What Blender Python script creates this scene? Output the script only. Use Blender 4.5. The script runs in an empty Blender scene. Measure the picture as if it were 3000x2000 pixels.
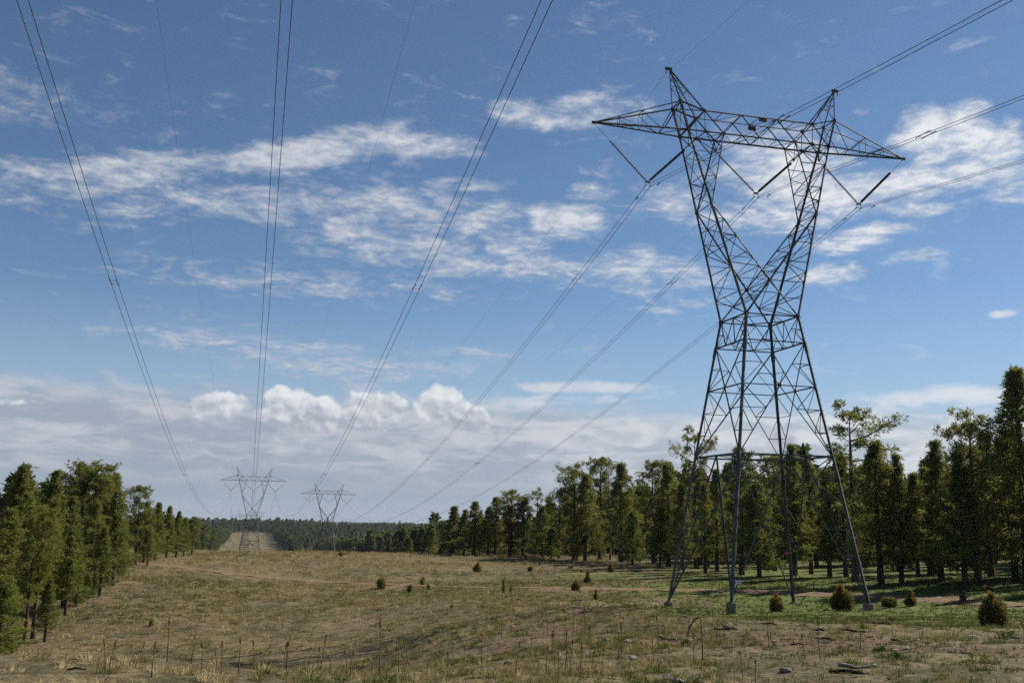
import bpy, math, random
import numpy as np
from mathutils import Vector, Matrix

# ------------------------------------------------------------------ camera, sky, sun, exposure
scene = bpy.context.scene
COL = scene.collection
CAM_PITCH, CAM_ROLL = 0.17134, 0.02121
SUN_AZ, SUN_EL = math.radians(60.0), math.radians(41.0)      # azimuth clockwise from +Y

cam_data = bpy.data.cameras.new('camera')
cam_data.sensor_width = 36.0
cam_data.lens = 2917.0 / 3000.0 * 36.0
cam_data.clip_start, cam_data.clip_end = 0.1, 30000.0
cam = bpy.data.objects.new('camera', cam_data)
COL.objects.link(cam)
_cp, _sp, _cr, _sr = math.cos(CAM_PITCH), math.sin(CAM_PITCH), math.cos(CAM_ROLL), math.sin(CAM_ROLL)
_R, _U, _F = Vector((1, 0, 0)), Vector((0, -_sp, _cp)), Vector((0, _cp, _sp))
_right, _up = _R * _cr + _U * _sr, _U * _cr - _R * _sr
cam.matrix_world = Matrix((( _right.x, _up.x, -_F.x, 0), (_right.y, _up.y, -_F.y, 0), (_right.z, _up.z, -_F.z, 0), (0, 0, 0, 1)))
scene.camera = cam

scene.view_settings.view_transform = 'Standard'
scene.view_settings.look = 'None'
scene.view_settings.exposure = 0.7
scene.view_settings.gamma = 1.0
scene.render.engine = 'CYCLES'
scene.cycles.max_bounces = 6
scene.cycles.diffuse_bounces = 3
scene.cycles.transmission_bounces = 4
scene.cycles.volume_bounces = 0
scene.cycles.use_denoising = False
scene.render.filter_size = 1.15

sun_data = bpy.data.lights.new('sun', 'SUN')
sun_data.energy = 5.0
sun_data.angle = math.radians(0.5)
sun_data.color = (1.0, 0.93, 0.82)
sun = bpy.data.objects.new('sun', sun_data)
COL.objects.link(sun)
SUN_DIR = Vector((math.sin(SUN_AZ) * math.cos(SUN_EL), math.cos(SUN_AZ) * math.cos(SUN_EL), math.sin(SUN_EL)))
sun.rotation_euler = (-SUN_DIR).to_track_quat('-Z', 'Y').to_euler()
sun.location = (60, -40, 90)

SKY_STRENGTH = 0.062


class NT:
    """Small helper that writes shader node trees."""
    def __init__(s, tree):
        s.t = tree
        s.n = tree.nodes
        s.l = tree.links

    def put(s, sock, v):
        if v is None:
            return
        if hasattr(v, 'is_linked') or isinstance(v, bpy.types.NodeSocket):
            s.l.new(v, sock)
        elif isinstance(v, (tuple, list)) and sock.type == 'RGBA' and len(v) == 3:
            sock.default_value = (*v, 1)
        else:
            sock.default_value = v

    def m(s, op, a, b=None, c=None, clamp=False):
        n = s.n.new('ShaderNodeMath')
        n.operation = op
        n.use_clamp = clamp
        for i, v in enumerate((a, b, c)):
            s.put(n.inputs[i], v)
        return n.outputs[0]

    def vm(s, op, a, b=None, out=0):
        n = s.n.new('ShaderNodeVectorMath')
        n.operation = op
        s.put(n.inputs[0], a)
        if b is not None:
            s.put(n.inputs[3] if op == 'SCALE' else n.inputs[1], b)
        return n.outputs[1] if op in ('LENGTH', 'DOT_PRODUCT', 'DISTANCE') else n.outputs[0]

    def xyz(s, x, y, z=0.0):
        n = s.n.new('ShaderNodeCombineXYZ')
        for i, v in enumerate((x, y, z)):
            s.put(n.inputs[i], v)
        return n.outputs[0]

    def sep(s, v):
        n = s.n.new('ShaderNodeSeparateXYZ')
        s.put(n.inputs[0], v)
        return n.outputs

    def rng(s, v, a, b, c=0.0, d=1.0, smooth=True):
        n = s.n.new('ShaderNodeMapRange')
        n.interpolation_type = 'SMOOTHSTEP' if smooth else 'LINEAR'
        n.clamp = True
        for i, q in enumerate((v, a, b, c, d)):
            s.put(n.inputs[i], q)
        return n.outputs[0]

    def noise(s, vec, scale, detail=4.0, rough=0.55, dist=0.0, color=False):
        n = s.n.new('ShaderNodeTexNoise')
        s.put(n.inputs['Vector'], vec)
        n.inputs['Scale'].default_value = scale
        n.inputs['Detail'].default_value = detail
        n.inputs['Roughness'].default_value = rough
        n.inputs['Distortion'].default_value = dist
        return n.outputs['Color' if color else 'Fac']

    def mix(s, f, a, b, mode='MIX'):
        n = s.n.new('ShaderNodeMix')
        n.data_type = 'RGBA'
        n.blend_type = mode
        s.put(n.inputs[0], f)
        s.put(n.inputs[6], a)
        s.put(n.inputs[7], b)
        return n.outputs[2]

    def mapping(s, vec, loc, rot, scale, kind='TEXTURE'):
        n = s.n.new('ShaderNodeMapping')
        n.vector_type = kind
        s.put(n.inputs['Vector'], vec)
        n.inputs['Location'].default_value = loc
        n.inputs['Rotation'].default_value = rot
        n.inputs['Scale'].default_value = scale
        return n.outputs[0]


# cloud banks: azimuth, elevation, half-sizes (degrees), tilt (degrees), weight
CLOUDS = {
 'A':[(-22.01,18.06,6.14,0.59,9.5,0.85),(-19.24,18.2,3.37,0.78,13.1,0.9),(-12.54,19.87,6.17,0.94,12.4,1),(-8.75,20.41,3.11,0.67,5.7,0.8),(-21.17,16.33,7.59,0.88,3.2,0.62),(-13.83,16.76,10.65,0.96,-0.3,0.68),(-21.3,15.1,3.47,0.42,8.7,0.5),(-4.72,16.75,7.76,1.35,-10.5,0.72),(-7.22,15.15,8.47,1.36,-8,0.7),(-1.29,14.39,7.7,0.9,-7.4,0.75),(2.55,16.64,3.1,0.84,0,1),(7.69,13.83,5.48,0.99,-5.3,0.8),(9.69,12.2,3.21,0.49,-4.2,0.55),(3.78,22.87,3.41,0.8,-0.9,0.85),(4.86,18.16,1.81,0.59,-5.6,0.9),(-4.35,20.91,2.89,0.62,2.2,0.55),(-3.23,18.77,2.61,0.44,1.8,0.7),(9.48,17.6,4.5,0.97,-2.4,0.62),(-6.9,19.57,1.56,0.39,3.3,0.4),(15.74,19.1,3.12,1.76,-4.5,1.1),(18.1,17.88,5.06,1.4,-5.2,0.85),(23.05,20.17,1.56,1.56,-7.3,1.1),(24.83,20.17,1.49,1.35,13.8,1.05),(27.09,18.44,1.46,1.53,-8.1,0.85),(23.38,17.76,4.48,0.77,-0.4,0.95),(14.7,16.67,4.07,0.86,-3.6,0.85),(25.56,21.4,0.87,0.44,-8.8,0.75),(19.98,15.11,2.26,0.61,4,1),(18.3,13.42,1.84,0.48,7.2,0.85),(22.41,13.94,1.53,0.32,4.1,0.6),(23.08,16.35,2.6,0.41,-0.5,0.7),(27.62,20.12,0.73,0.54,-9,0.7),(20.04,22.24,0.71,0.32,-6.7,0.6),(27.6,16.5,1.82,0.66,3.8,0.6),(-27.88,20.77,2.11,1.3,0.6,0.5),(-23.19,20.95,3.89,0.76,-3.5,0.38),(-14.55,12.71,7.42,0.92,-0.4,0.55),(-7.11,12.68,5.09,0.99,-3.8,0.45),(-15.27,9.14,6.8,0.63,-0.9,0.65),(-9.89,8.21,5.48,0.84,-3.8,0.68),(-6.18,8.49,1.51,0.5,2,0.5),(-17.23,10.21,4.76,0.29,-0.2,0.35),(-2.16,8.99,2.79,0.38,-1.7,0.55),(8.56,11.37,1.49,0.2,-0.6,0.55)],
'C':[(4.06,7.28,3,0.3,0.5,0.8),(2.44,6.51,4.25,0.3,2.7,0.6),(24.74,6.61,3.45,0.45,0.3,0.85),(27.55,10.78,0.6,0.16,7,0.7),(7.68,7.01,1.48,0.12,0.2,0.3)],
'U':[(-16.9,5.6,1.11,0.76,2.9,1),(-15.74,5.56,1.36,0.82,2.8,0.9),(-13.17,6.09,1.01,0.97,2.6,1.1),(-11.96,5.78,1.21,0.92,-17.9,1),(-13.11,5,1.43,0.73,2.3,0.8),(-10.24,5.31,1.46,1.08,2.1,1.1),(-11.65,4.69,2.18,0.59,2.1,0.8),(-8.8,5.91,1.08,0.79,2.1,1.2),(-7.19,5.72,1.54,1.04,1.9,1.25),(-8.27,5.06,1.73,0.74,1.9,1),(-3.96,6.07,1.25,1.15,1.6,1.3),(-2.82,5.47,1.55,1,1.4,1.25),(-1.86,5.22,0.85,0.8,1.3,1.1),(-6.98,3.87,1.73,0.44,1.6,0.45),(-26.61,5.15,1.42,0.27,3.9,0.9),(15.35,4.3,1.16,0.62,0,0.7),(12.99,3.73,1.42,0.58,0.3,0.6),(16.95,3.63,1.14,0.57,0.1,0.5),(7.68,4.25,1.47,0.59,0.6,0.4),(8.9,3.57,1.21,0.49,0.6,0.45)],
}


def build_sky():
    world = bpy.data.worlds.new('World')
    scene.world = world
    world.use_nodes = True
    t = NT(world.node_tree)
    t.n.clear()
    out = t.n.new('ShaderNodeOutputWorld')

    def emit(color):
        bg = t.n.new('ShaderNodeBackground')
        bg.inputs['Strength'].default_value = SKY_STRENGTH
        t.put(bg.inputs['Color'], color)
        return bg.outputs[0]

    def over(fac, under, color):
        n = t.n.new('ShaderNodeMixShader')
        t.put(n.inputs[0], fac)
        t.l.new(under, n.inputs[1])
        t.l.new(emit(color), n.inputs[2])
        return n.outputs[0]
    sky = t.n.new('ShaderNodeTexSky')
    sky.sky_type = 'NISHITA'
    sky.sun_disc = False
    sky.sun_elevation = SUN_EL
    sky.sun_rotation = SUN_AZ
    sky.altitude = 2000
    sky.air_density = 1.0
    sky.dust_density = 0.6
    sky.ozone_density = 2.0
    k = 10.0
    d = t.vm('NORMALIZE', t.n.new('ShaderNodeTexCoord').outputs['Generated'])
    x, y, z = t.sep(d)
    az = t.m('MULTIPLY', t.m('ARCTAN2', x, y), 57.2958)
    el = t.m('MULTIPLY', t.m('ARCSINE', z), 57.2958)
    toward_sun = t.vm('DOT_PRODUCT', d, tuple(SUN_DIR))
    glow = t.rng(toward_sun, 0.35, 0.9, 0.0, 1.0)
    blue = t.mix(1.0, sky.outputs[0], SKY_TINT, 'MULTIPLY')
    blue = t.mix(t.rng(el, 13.0, 4.0, 0.0, 0.5), blue, (0.40 * k, 0.50 * k, 0.625 * k))

    # wavy displacement of the layout so that the edges are ragged
    wob = t.noise(d, 7.0, 6.0, 0.6, color=True)
    wv = t.sep(wob)
    azw = t.m('ADD', az, t.m('MULTIPLY', t.m('SUBTRACT', wv[0], 0.5), 7.0))
    elw = t.m('ADD', el, t.m('MULTIPLY', t.m('SUBTRACT', wv[1], 0.5), 2.0))
    p = t.xyz(azw, elw)
    fine = t.noise(d, 16.0, 5.0, 0.6, color=True)
    fv = t.sep(fine)
    pu = t.xyz(t.m('ADD', az, t.m('MULTIPLY', t.m('SUBTRACT', fv[0], 0.5), 2.2)),
               t.m('ADD', el, t.m('MULTIPLY', t.m('SUBTRACT', fv[1], 0.5), 1.5)))

    def bank(vec, items, reach=2.05):
        acc = None
        for (a, e, rx, ry, rot, w) in items:
            q = t.mapping(vec, (a, e, 0), (0, 0, math.radians(rot)), (rx, ry, 1))
            v = t.rng(t.vm('LENGTH', q), 0.25, reach, w, 0.0)
            acc = v if acc is None else t.m('SMOOTH_MAX', acc, v, 0.15)
        return acc

    # --- layer 1: altocumulus sheets at one height (noise lies on the cloud plane)
    zi = t.m('DIVIDE', 1.0, t.m('ADD', t.m('MAXIMUM', z, 0.0), 0.10))
    plane = t.xyz(t.m('MULTIPLY', x, zi), t.m('MULTIPLY', y, zi), 0.0)
    n1 = t.noise(plane, 6.5, 9.0, 0.60, 0.5)
    n2 = t.noise(plane, 26.0, 5.0, 0.6, 0.25)
    nn = t.m('ADD', t.m('MULTIPLY', n1, 0.70), t.m('MULTIPLY', n2, 0.30))
    ma = bank(p, CLOUDS['A'])
    da = t.m('ADD', ma, t.m('MULTIPLY', t.m('SUBTRACT', nn, 0.5), 2.9))
    fa = t.rng(da, 0.20, 1.20)
    fa = t.m('MULTIPLY', fa, t.rng(ma, 0.04, 0.40))
    body = t.rng(t.m('ADD', da, t.m('MULTIPLY', t.m('SUBTRACT', n2, 0.5), 2.0)), 0.3, 1.6)
    lit_a = t.mix(glow, (0.60 * k, 0.63 * k, 0.69 * k), (0.86 * k, 0.88 * k, 0.91 * k))
    dim_a = t.mix(glow, (0.46 * k, 0.50 * k, 0.585 * k), (0.56 * k, 0.61 * k, 0.70 * k))
    ca = t.mix(body, dim_a, lit_a)
    col = over(t.m('MULTIPLY', fa, 0.94), emit(blue), ca)

    # --- layer 2: the stratus deck above the horizon, with streaks
    deckn = t.noise(t.xyz(t.m('MULTIPLY', az, 0.085), t.m('MULTIPLY', elw, 0.95), 3.1), 1.0, 6.0, 0.6, 0.4)
    deckn2 = t.noise(t.xyz(t.m('MULTIPLY', az, 0.33), t.m('MULTIPLY', el, 0.9), 7.7), 1.0, 7.0, 0.6, 0.6)
    top = t.m('ADD', t.m('ADD', 6.1, t.m('MULTIPLY', az, -0.012)), t.m('MULTIPLY', t.m('SUBTRACT', deckn2, 0.5), 3.0))
    fd = t.rng(t.m('SUBTRACT', el, top), 0.9, -1.1)
    tone = t.m('ADD', t.m('MULTIPLY', deckn, 0.6), t.m('MULTIPLY', deckn2, 0.6))
    right = t.rng(az, -12.0, 20.0)
    bright_d = t.mix(right, (0.52 * k, 0.55 * k, 0.605 * k), (0.68 * k, 0.71 * k, 0.75 * k))
    dark_d = t.mix(right, (0.335 * k, 0.39 * k, 0.475 * k), (0.43 * k, 0.485 * k, 0.565 * k))
    cd = t.mix(t.rng(tone, 0.49, 0.70), dark_d, bright_d)
    low = t.mix(right, (0.305 * k, 0.37 * k, 0.45 * k), (0.385 * k, 0.445 * k, 0.53 * k))
    cd = t.mix(t.rng(el, 3.6, 0.6, 0.0, 0.9), cd, low)
    col = over(t.m('MULTIPLY', fd, 0.95), col, cd)

    # --- thin streaks over the deck
    mc = bank(t.xyz(azw, t.m('ADD', el, t.m('MULTIPLY', t.m('SUBTRACT', wv[1], 0.5), 0.8))), CLOUDS['C'])
    fc = t.rng(t.m('ADD', mc, t.m('MULTIPLY', t.m('SUBTRACT', deckn2, 0.5), 1.6)), 0.15, 0.9)
    col = over(t.m('MULTIPLY', fc, 0.85), col, t.mix(right, (0.58 * k, 0.61 * k, 0.67 * k), (0.74 * k, 0.77 * k, 0.81 * k)))

    # --- layer 3: cumulus heads over the horizon, lit from the right
    cv = t.xyz(az, t.m('MULTIPLY', el, 1.15), 0.0)

    def billow(vec):
        v = t.n.new('ShaderNodeTexVoronoi')
        v.feature = 'SMOOTH_F1'
        v.inputs['Scale'].default_value = 0.62
        v.inputs['Detail'].default_value = 3.0
        v.inputs['Roughness'].default_value = 0.42
        v.inputs['Lacunarity'].default_value = 2.3
        v.inputs['Smoothness'].default_value = 0.6
        t.put(v.inputs['Vector'], vec)
        return t.m('SUBTRACT', 1.0, v.outputs['Distance'])
    soft = t.vm('SCALE', t.noise(cv, 1.3, 5.0, 0.6, color=True), 0.55)
    cvw = t.vm('ADD', cv, soft)
    b1 = billow(cvw)
    b2 = billow(t.vm('ADD', cvw, (0.22, 0.30, 0.0)))
    mu = bank(pu, CLOUDS['U'], 1.55)
    du = t.m('ADD', mu, t.m('MULTIPLY', t.m('SUBTRACT', b1, 0.42), 1.0))
    fu = t.rng(du, 0.14, 0.56)
    relief = t.m('MULTIPLY', t.m('SUBTRACT', b1, b2), 1.7)
    hgt = t.rng(el, 4.3, 6.4, -0.45, 0.45, smooth=False)
    sh = t.m('ADD', t.m('ADD', 0.36, relief), hgt, clamp=True)
    cu = t.mix(sh, (0.39 * k, 0.435 * k, 0.51 * k), (0.77 * k, 0.80 * k, 0.83 * k))
    fu = t.m('MULTIPLY', t.m('MULTIPLY', fu, t.rng(mu, 0.10, 0.28)), t.rng(el, 2.6, 4.4))
    col = over(t.m('MULTIPLY', fu, 0.96), col, cu)
    t.l.new(col, out.inputs[0])
    world.cycles.sampling_method = 'MANUAL'
    world.cycles.sample_map_resolution = 512


SKY_TINT = (0.80, 0.895, 0.93)
build_sky()


# ------------------------------------------------------------------ helpers
rng = np.random.default_rng(11)
random.seed(4)


def tag(o, label=None, cat=None, group=None, kind=None):
    if label:
        o['label'] = label
    if cat:
        o['category'] = cat
    if group:
        o['group'] = group
    if kind:
        o['kind'] = kind
    return o


def empty(name, loc=(0, 0, 0), rz=0.0, rx=0.0, ry=0.0, s=1.0):
    o = bpy.data.objects.new(name, None)
    o.empty_display_size = 0.5
    COL.objects.link(o)
    o.location = loc
    o.rotation_euler = (rx, ry, rz)
    o.scale = (s, s, s) if not isinstance(s, (tuple, list)) else s
    return o


def link(name, mesh, parent=None):
    o = bpy.data.objects.new(name, mesh)
    COL.objects.link(o)
    if parent is not None:
        o.parent = parent
    return o


def mesh_np(name, V, F, mat=None, smooth=False, attrs=None):
    """V: (n,3) floats, F: (m,3) or (m,4) ints, attrs: {name: (n,) floats}"""
    V = np.asarray(V, np.float32)
    F = np.asarray(F, np.int32)
    me = bpy.data.meshes.new(name)
    me.vertices.add(len(V))
    me.vertices.foreach_set('co', V.ravel())
    k = F.shape[1]
    me.loops.add(F.size)
    me.loops.foreach_set('vertex_index', F.ravel())
    me.polygons.add(len(F))
    me.polygons.foreach_set('loop_start', np.arange(0, F.size, k, dtype=np.int32))
    me.polygons.foreach_set('loop_total', np.full(len(F), k, np.int32))
    if smooth:
        me.polygons.foreach_set('use_smooth', np.ones(len(F), bool))
    me.update(calc_edges=True)
    for a, val in (attrs or {}).items():
        at = me.attributes.new(a, 'FLOAT', 'POINT')
        at.data.foreach_set('value', np.asarray(val, np.float32))
    if mat:
        me.materials.append(mat)
    return me


class MB:
    """Collects polygons; build() links them as one mesh object."""
    def __init__(s):
        s.v, s.f = [], []

    def add(s, verts, faces):
        o = len(s.v)
        s.v.extend([tuple(q) for q in verts])
        s.f.extend([tuple(i + o for i in q) for q in faces])

    def angle(s, a, b, w, th=None, toward=None):
        """an L-section steel angle from a to b"""
        a, b = Vector(a), Vector(b)
        d = b - a
        if d.length < 1e-4:
            return
        d.normalize()
        ref = Vector(toward) if toward is not None else Vector((0.31, 0.17, 1.0))
        u = ref - d * ref.dot(d)
        if u.length < 0.05:
            u = Vector((1, 0.2, 0)) - d * d.dot(Vector((1, 0.2, 0)))
        u.normalize()
        v = d.cross(u)
        th = th or w * 0.16
        prof = [(-w / 2, -w / 2), (w / 2, -w / 2), (w / 2, -w / 2 + th), (-w / 2 + th, -w / 2 + th), (-w / 2 + th, w / 2), (-w / 2, w / 2)]
        vs = [a + u * p + v * q for p, q in prof] + [b + u * p + v * q for p, q in prof]
        fs = [(i, (i + 1) % 6, (i + 1) % 6 + 6, i + 6) for i in range(6)]
        fs += [(0, 3, 2, 1), (0, 5, 4, 3), (6, 7, 8, 9), (6, 9, 10, 11)]
        s.add(vs, fs)

    def box(s, c, size, ax=None):
        c = Vector(c)
        X, Y, Z = ax or (Vector((1, 0, 0)), Vector((0, 1, 0)), Vector((0, 0, 1)))
        hx, hy, hz = size[0] / 2, size[1] / 2, size[2] / 2
        vs = [c + X * (i * hx) + Y * (j * hy) + Z * (k * hz) for k in (-1, 1) for j in (-1, 1) for i in (-1, 1)]
        s.add(vs, [(0, 2, 3, 1), (4, 5, 7, 6), (0, 1, 5, 4), (2, 6, 7, 3), (0, 4, 6, 2), (1, 3, 7, 5)])

    def tube(s, pts, rad, n=6, caps=True):
        pts = [Vector(p) for p in pts]
        rads = rad if isinstance(rad, (list, tuple)) else [rad] * len(pts)
        up = Vector((0.2, 0.13, 1))
        rings = []
        for i, p in enumerate(pts):
            d = (pts[min(i + 1, len(pts) - 1)] - pts[max(i - 1, 0)]).normalized()
            u = up - d * up.dot(d)
            if u.length < 0.1:
                u = Vector((1, 0.3, 0)) - d * d.dot(Vector((1, 0.3, 0)))
            u.normalize()
            v = d.cross(u)
            rings.append([p + (u * math.cos(2 * math.pi * j / n) + v * math.sin(2 * math.pi * j / n)) * rads[i] for j in range(n)])
        fs = []
        for i in range(len(pts) - 1):
            for j in range(n):
                fs.append((i * n + j, i * n + (j + 1) % n, (i + 1) * n + (j + 1) % n, (i + 1) * n + j))
        if caps:
            fs.append(tuple(range(n - 1, -1, -1)))
            fs.append(tuple(range((len(pts) - 1) * n, len(pts) * n)))
        s.add([q for r in rings for q in r], fs)

    def lathe(s, prof, base, axis, n=12, caps=True):
        """prof: [(radius, distance along axis)]"""
        base, d = Vector(base), Vector(axis).normalized()
        u = Vector((0.3, 1, 0.1)) - d * d.dot(Vector((0.3, 1, 0.1)))
        u.normalize()
        v = d.cross(u)
        vs = []
        for r, h in prof:
            for j in range(n):
                a = 2 * math.pi * j / n
                vs.append(base + d * h + (u * math.cos(a) + v * math.sin(a)) * r)
        fs = [(i * n + j, i * n + (j + 1) % n, (i + 1) * n + (j + 1) % n, (i + 1) * n + j) for i in range(len(prof) - 1) for j in range(n)]
        if caps:
            fs.append(tuple(range(n - 1, -1, -1)))
            fs.append(tuple(range((len(prof) - 1) * n, len(prof) * n)))
        s.add(vs, fs)

    def mesh(s, name, mat, smooth=False):
        me = bpy.data.meshes.new(name)
        me.from_pydata(s.v, [], s.f)
        me.update()
        if smooth:
            me.polygons.foreach_set('use_smooth', [True] * len(me.polygons))
        if mat:
            me.materials.append(mat)
        return me

    def build(s, name, mat, parent=None, smooth=False):
        return link(name, s.mesh(name, mat, smooth), parent)


def copy_tree(o, parent=None):
    c = o.copy()
    COL.objects.link(c)
    c.parent = parent
    for ch in list(o.children):
        copy_tree(ch, c)
    return c


# ------------------------------------------------------------------ materials
def material(name):
    m = bpy.data.materials.new(name)
    m.use_nodes = True
    t = NT(m.node_tree)
    t.n.clear()
    out = t.n.new('ShaderNodeOutputMaterial')
    return m, t, out


def principled(t, color, rough=0.8, metallic=0.0, spec=0.3, bump=None):
    b = t.n.new('ShaderNodeBsdfPrincipled')
    t.put(b.inputs['Base Color'], color)
    t.put(b.inputs['Roughness'], rough)
    t.put(b.inputs['Metallic'], metallic)
    t.put(b.inputs['Specular IOR Level'], spec)
    if bump is not None:
        n = t.n.new('ShaderNodeBump')
        n.inputs['Strength'].default_value = bump[1]
        n.inputs['Distance'].default_value = bump[2]
        t.put(n.inputs['Height'], bump[0])
        t.l.new(n.outputs[0], b.inputs['Normal'])
    return b


def mottled(name, c1, c2, scale, rough=0.85, metallic=0.0, spec=0.25, bump=0.0, bdist=0.02):
    m, t, out = material(name)
    co = t.n.new('ShaderNodeTexCoord').outputs['Object']
    f = t.noise(co, scale, 6.0, 0.6)
    col = t.mix(t.rng(f, 0.35, 0.65), c1, c2)
    b = principled(t, col, rough, metallic, spec, (t.noise(co, scale * 3, 5.0, 0.6), bump, bdist) if bump else None)
    t.l.new(b.outputs[0], out.inputs[0])
    return m


def foliage(name, c_dark, c_light, c_warm, trans=0.3):
    m, t, out = material(name)
    a = t.n.new('ShaderNodeAttribute')
    a.attribute_name = 'tint'
    r = t.n.new('ShaderNodeObjectInfo').outputs['Random']
    col = t.mix(a.outputs['Fac'], c_dark, c_light)
    col = t.mix(t.m('MULTIPLY', r, 0.45), col, c_warm)
    d = t.n.new('ShaderNodeBsdfDiffuse')
    t.put(d.inputs[0], col)
    tr = t.n.new('ShaderNodeBsdfTranslucent')
    t.put(tr.inputs[0], t.mix(0.4, col, c_warm))
    mx = t.n.new('ShaderNodeMixShader')
    mx.inputs[0].default_value = trans
    t.l.new(d.outputs[0], mx.inputs[1])
    t.l.new(tr.outputs[0], mx.inputs[2])
    t.l.new(mx.outputs[0], out.inputs[0])
    return m


M_STEEL = mottled('weathered_steel', (0.058, 0.061, 0.066), (0.11, 0.115, 0.12), 1.4, 0.7, 0.1, 0.2)
M_CONCRETE = mottled('concrete', (0.13, 0.092, 0.070), (0.23, 0.168, 0.13), 3.0, 0.95, 0, 0.2, 0.5, 0.02)
M_WIRE = mottled('aged_conductor', (0.035, 0.026, 0.03), (0.06, 0.045, 0.048), 0.3, 0.5, 0.3, 0.4)
M_PORCELAIN = mottled('dark_glazed_disc', (0.012, 0.012, 0.014), (0.022, 0.02, 0.022), 8, 0.5, 0, 0.3)
M_FITTING = mottled('galvanised_fitting', (0.12, 0.12, 0.125), (0.2, 0.2, 0.2), 6, 0.5, 0.5, 0.4)
M_BARK = mottled('pine_bark', (0.035, 0.026, 0.02), (0.085, 0.058, 0.042), 4.0, 0.95, 0, 0.1, 0.6, 0.05)
M_DEADWOOD = mottled('weathered_deadwood', (0.11, 0.09, 0.075), (0.25, 0.215, 0.18), 5.0, 0.95, 0, 0.1, 0.6, 0.02)
M_CHARRED = mottled('dark_rotten_wood', (0.022, 0.018, 0.015), (0.075, 0.06, 0.05), 5.0, 0.95, 0, 0.1, 0.7, 0.03)
M_ROCK = mottled('pale_rock', (0.13, 0.112, 0.095), (0.30, 0.265, 0.23), 4.0, 0.95, 0, 0.15, 0.6, 0.03)
M_DARKROCK = mottled('dark_basalt', (0.05, 0.045, 0.042), (0.13, 0.115, 0.105), 4.0, 0.95, 0, 0.15, 0.6, 0.03)
M_STALK = mottled('dry_stalk', (0.085, 0.05, 0.03), (0.20, 0.125, 0.075), 9.0, 0.9, 0, 0.1)
M_SIGN_WHITE = mottled('white_sign_enamel', (0.60, 0.61, 0.63), (0.72, 0.72, 0.74), 5, 0.5, 0, 0.4)
M_SIGN_DARK = mottled('dark_plate_paint', (0.016, 0.014, 0.014), (0.03, 0.024, 0.022), 5, 0.7)
M_SIGN_RUST = mottled('rusty_plate', (0.05, 0.03, 0.026), (0.085, 0.05, 0.042), 5, 0.8)
M_YELLOW = mottled('faded_yellow_paint', (0.36, 0.27, 0.08), (0.5, 0.39, 0.14), 9, 0.7)
M_BLACK = mottled('black_lettering', (0.03, 0.03, 0.035), (0.06, 0.06, 0.065), 9, 0.7)
M_RED = mottled('red_lettering', (0.34, 0.06, 0.06), (0.44, 0.1, 0.1), 9, 0.7)
M_PINK = mottled('pink_plate', (0.46, 0.03, 0.10), (0.58, 0.06, 0.15), 6, 0.6)
M_PINE = foliage('pine_needles', (0.046, 0.068, 0.019), (0.185, 0.220, 0.052), (0.250, 0.235, 0.060), 0.44)
M_PINE_FRESH = foliage('young_pine_needles', (0.055, 0.082, 0.020), (0.165, 0.21, 0.045), (0.215, 0.225, 0.052), 0.38)
M_PINE_FAR = foliage('distant_pine_needles', (0.030, 0.050, 0.020), (0.105, 0.135, 0.042), (0.12, 0.13, 0.045), 0.4)
M_BROWN = foliage('dead_brown_needles', (0.07, 0.035, 0.018), (0.15, 0.075, 0.035), (0.17, 0.07, 0.03), 0.2)
M_JUNIPER = foliage('juniper_foliage', (0.055, 0.06, 0.018), (0.19, 0.18, 0.05), (0.20, 0.17, 0.05), 0.38)
M_RUST = foliage('rusty_juniper_tips', (0.14, 0.072, 0.022), (0.33, 0.175, 0.05), (0.31, 0.18, 0.055), 0.4)
M_GREENLEAF = foliage('fresh_green_leaves', (0.045, 0.075, 0.015), (0.10, 0.15, 0.03), (0.14, 0.17, 0.04), 0.25)


def grass_material(name, stops, trans=0.25):
    m, t, out = material(name)
    a = t.n.new('ShaderNodeAttribute')
    a.attribute_name = 'tint'
    r = t.n.new('ShaderNodeValToRGB')
    cr = r.color_ramp
    while len(cr.elements) > 1:
        cr.elements.remove(cr.elements[-1])
    for i, (p, c) in enumerate(stops):
        e = cr.elements[0] if i == 0 else cr.elements.new(p)
        e.position = p
        e.color = (*c, 1)
    t.l.new(a.outputs['Fac'], r.inputs[0])
    d = t.n.new('ShaderNodeBsdfDiffuse')
    t.l.new(r.outputs[0], d.inputs[0])
    tr = t.n.new('ShaderNodeBsdfTranslucent')
    t.l.new(r.outputs[0], tr.inputs[0])
    mx = t.n.new('ShaderNodeMixShader')
    mx.inputs[0].default_value = trans
    t.l.new(d.outputs[0], mx.inputs[1])
    t.l.new(tr.outputs[0], mx.inputs[2])
    t.l.new(mx.outputs[0], out.inputs[0])
    return m


M_GRASS = grass_material('dry_and_green_grass', [(0.0, (0.055, 0.085, 0.018)), (0.25, (0.095, 0.112, 0.034)), (0.5, (0.205, 0.175, 0.080)),
                                                 (0.75, (0.30, 0.235, 0.118)), (1.0, (0.40, 0.32, 0.175))])


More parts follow.
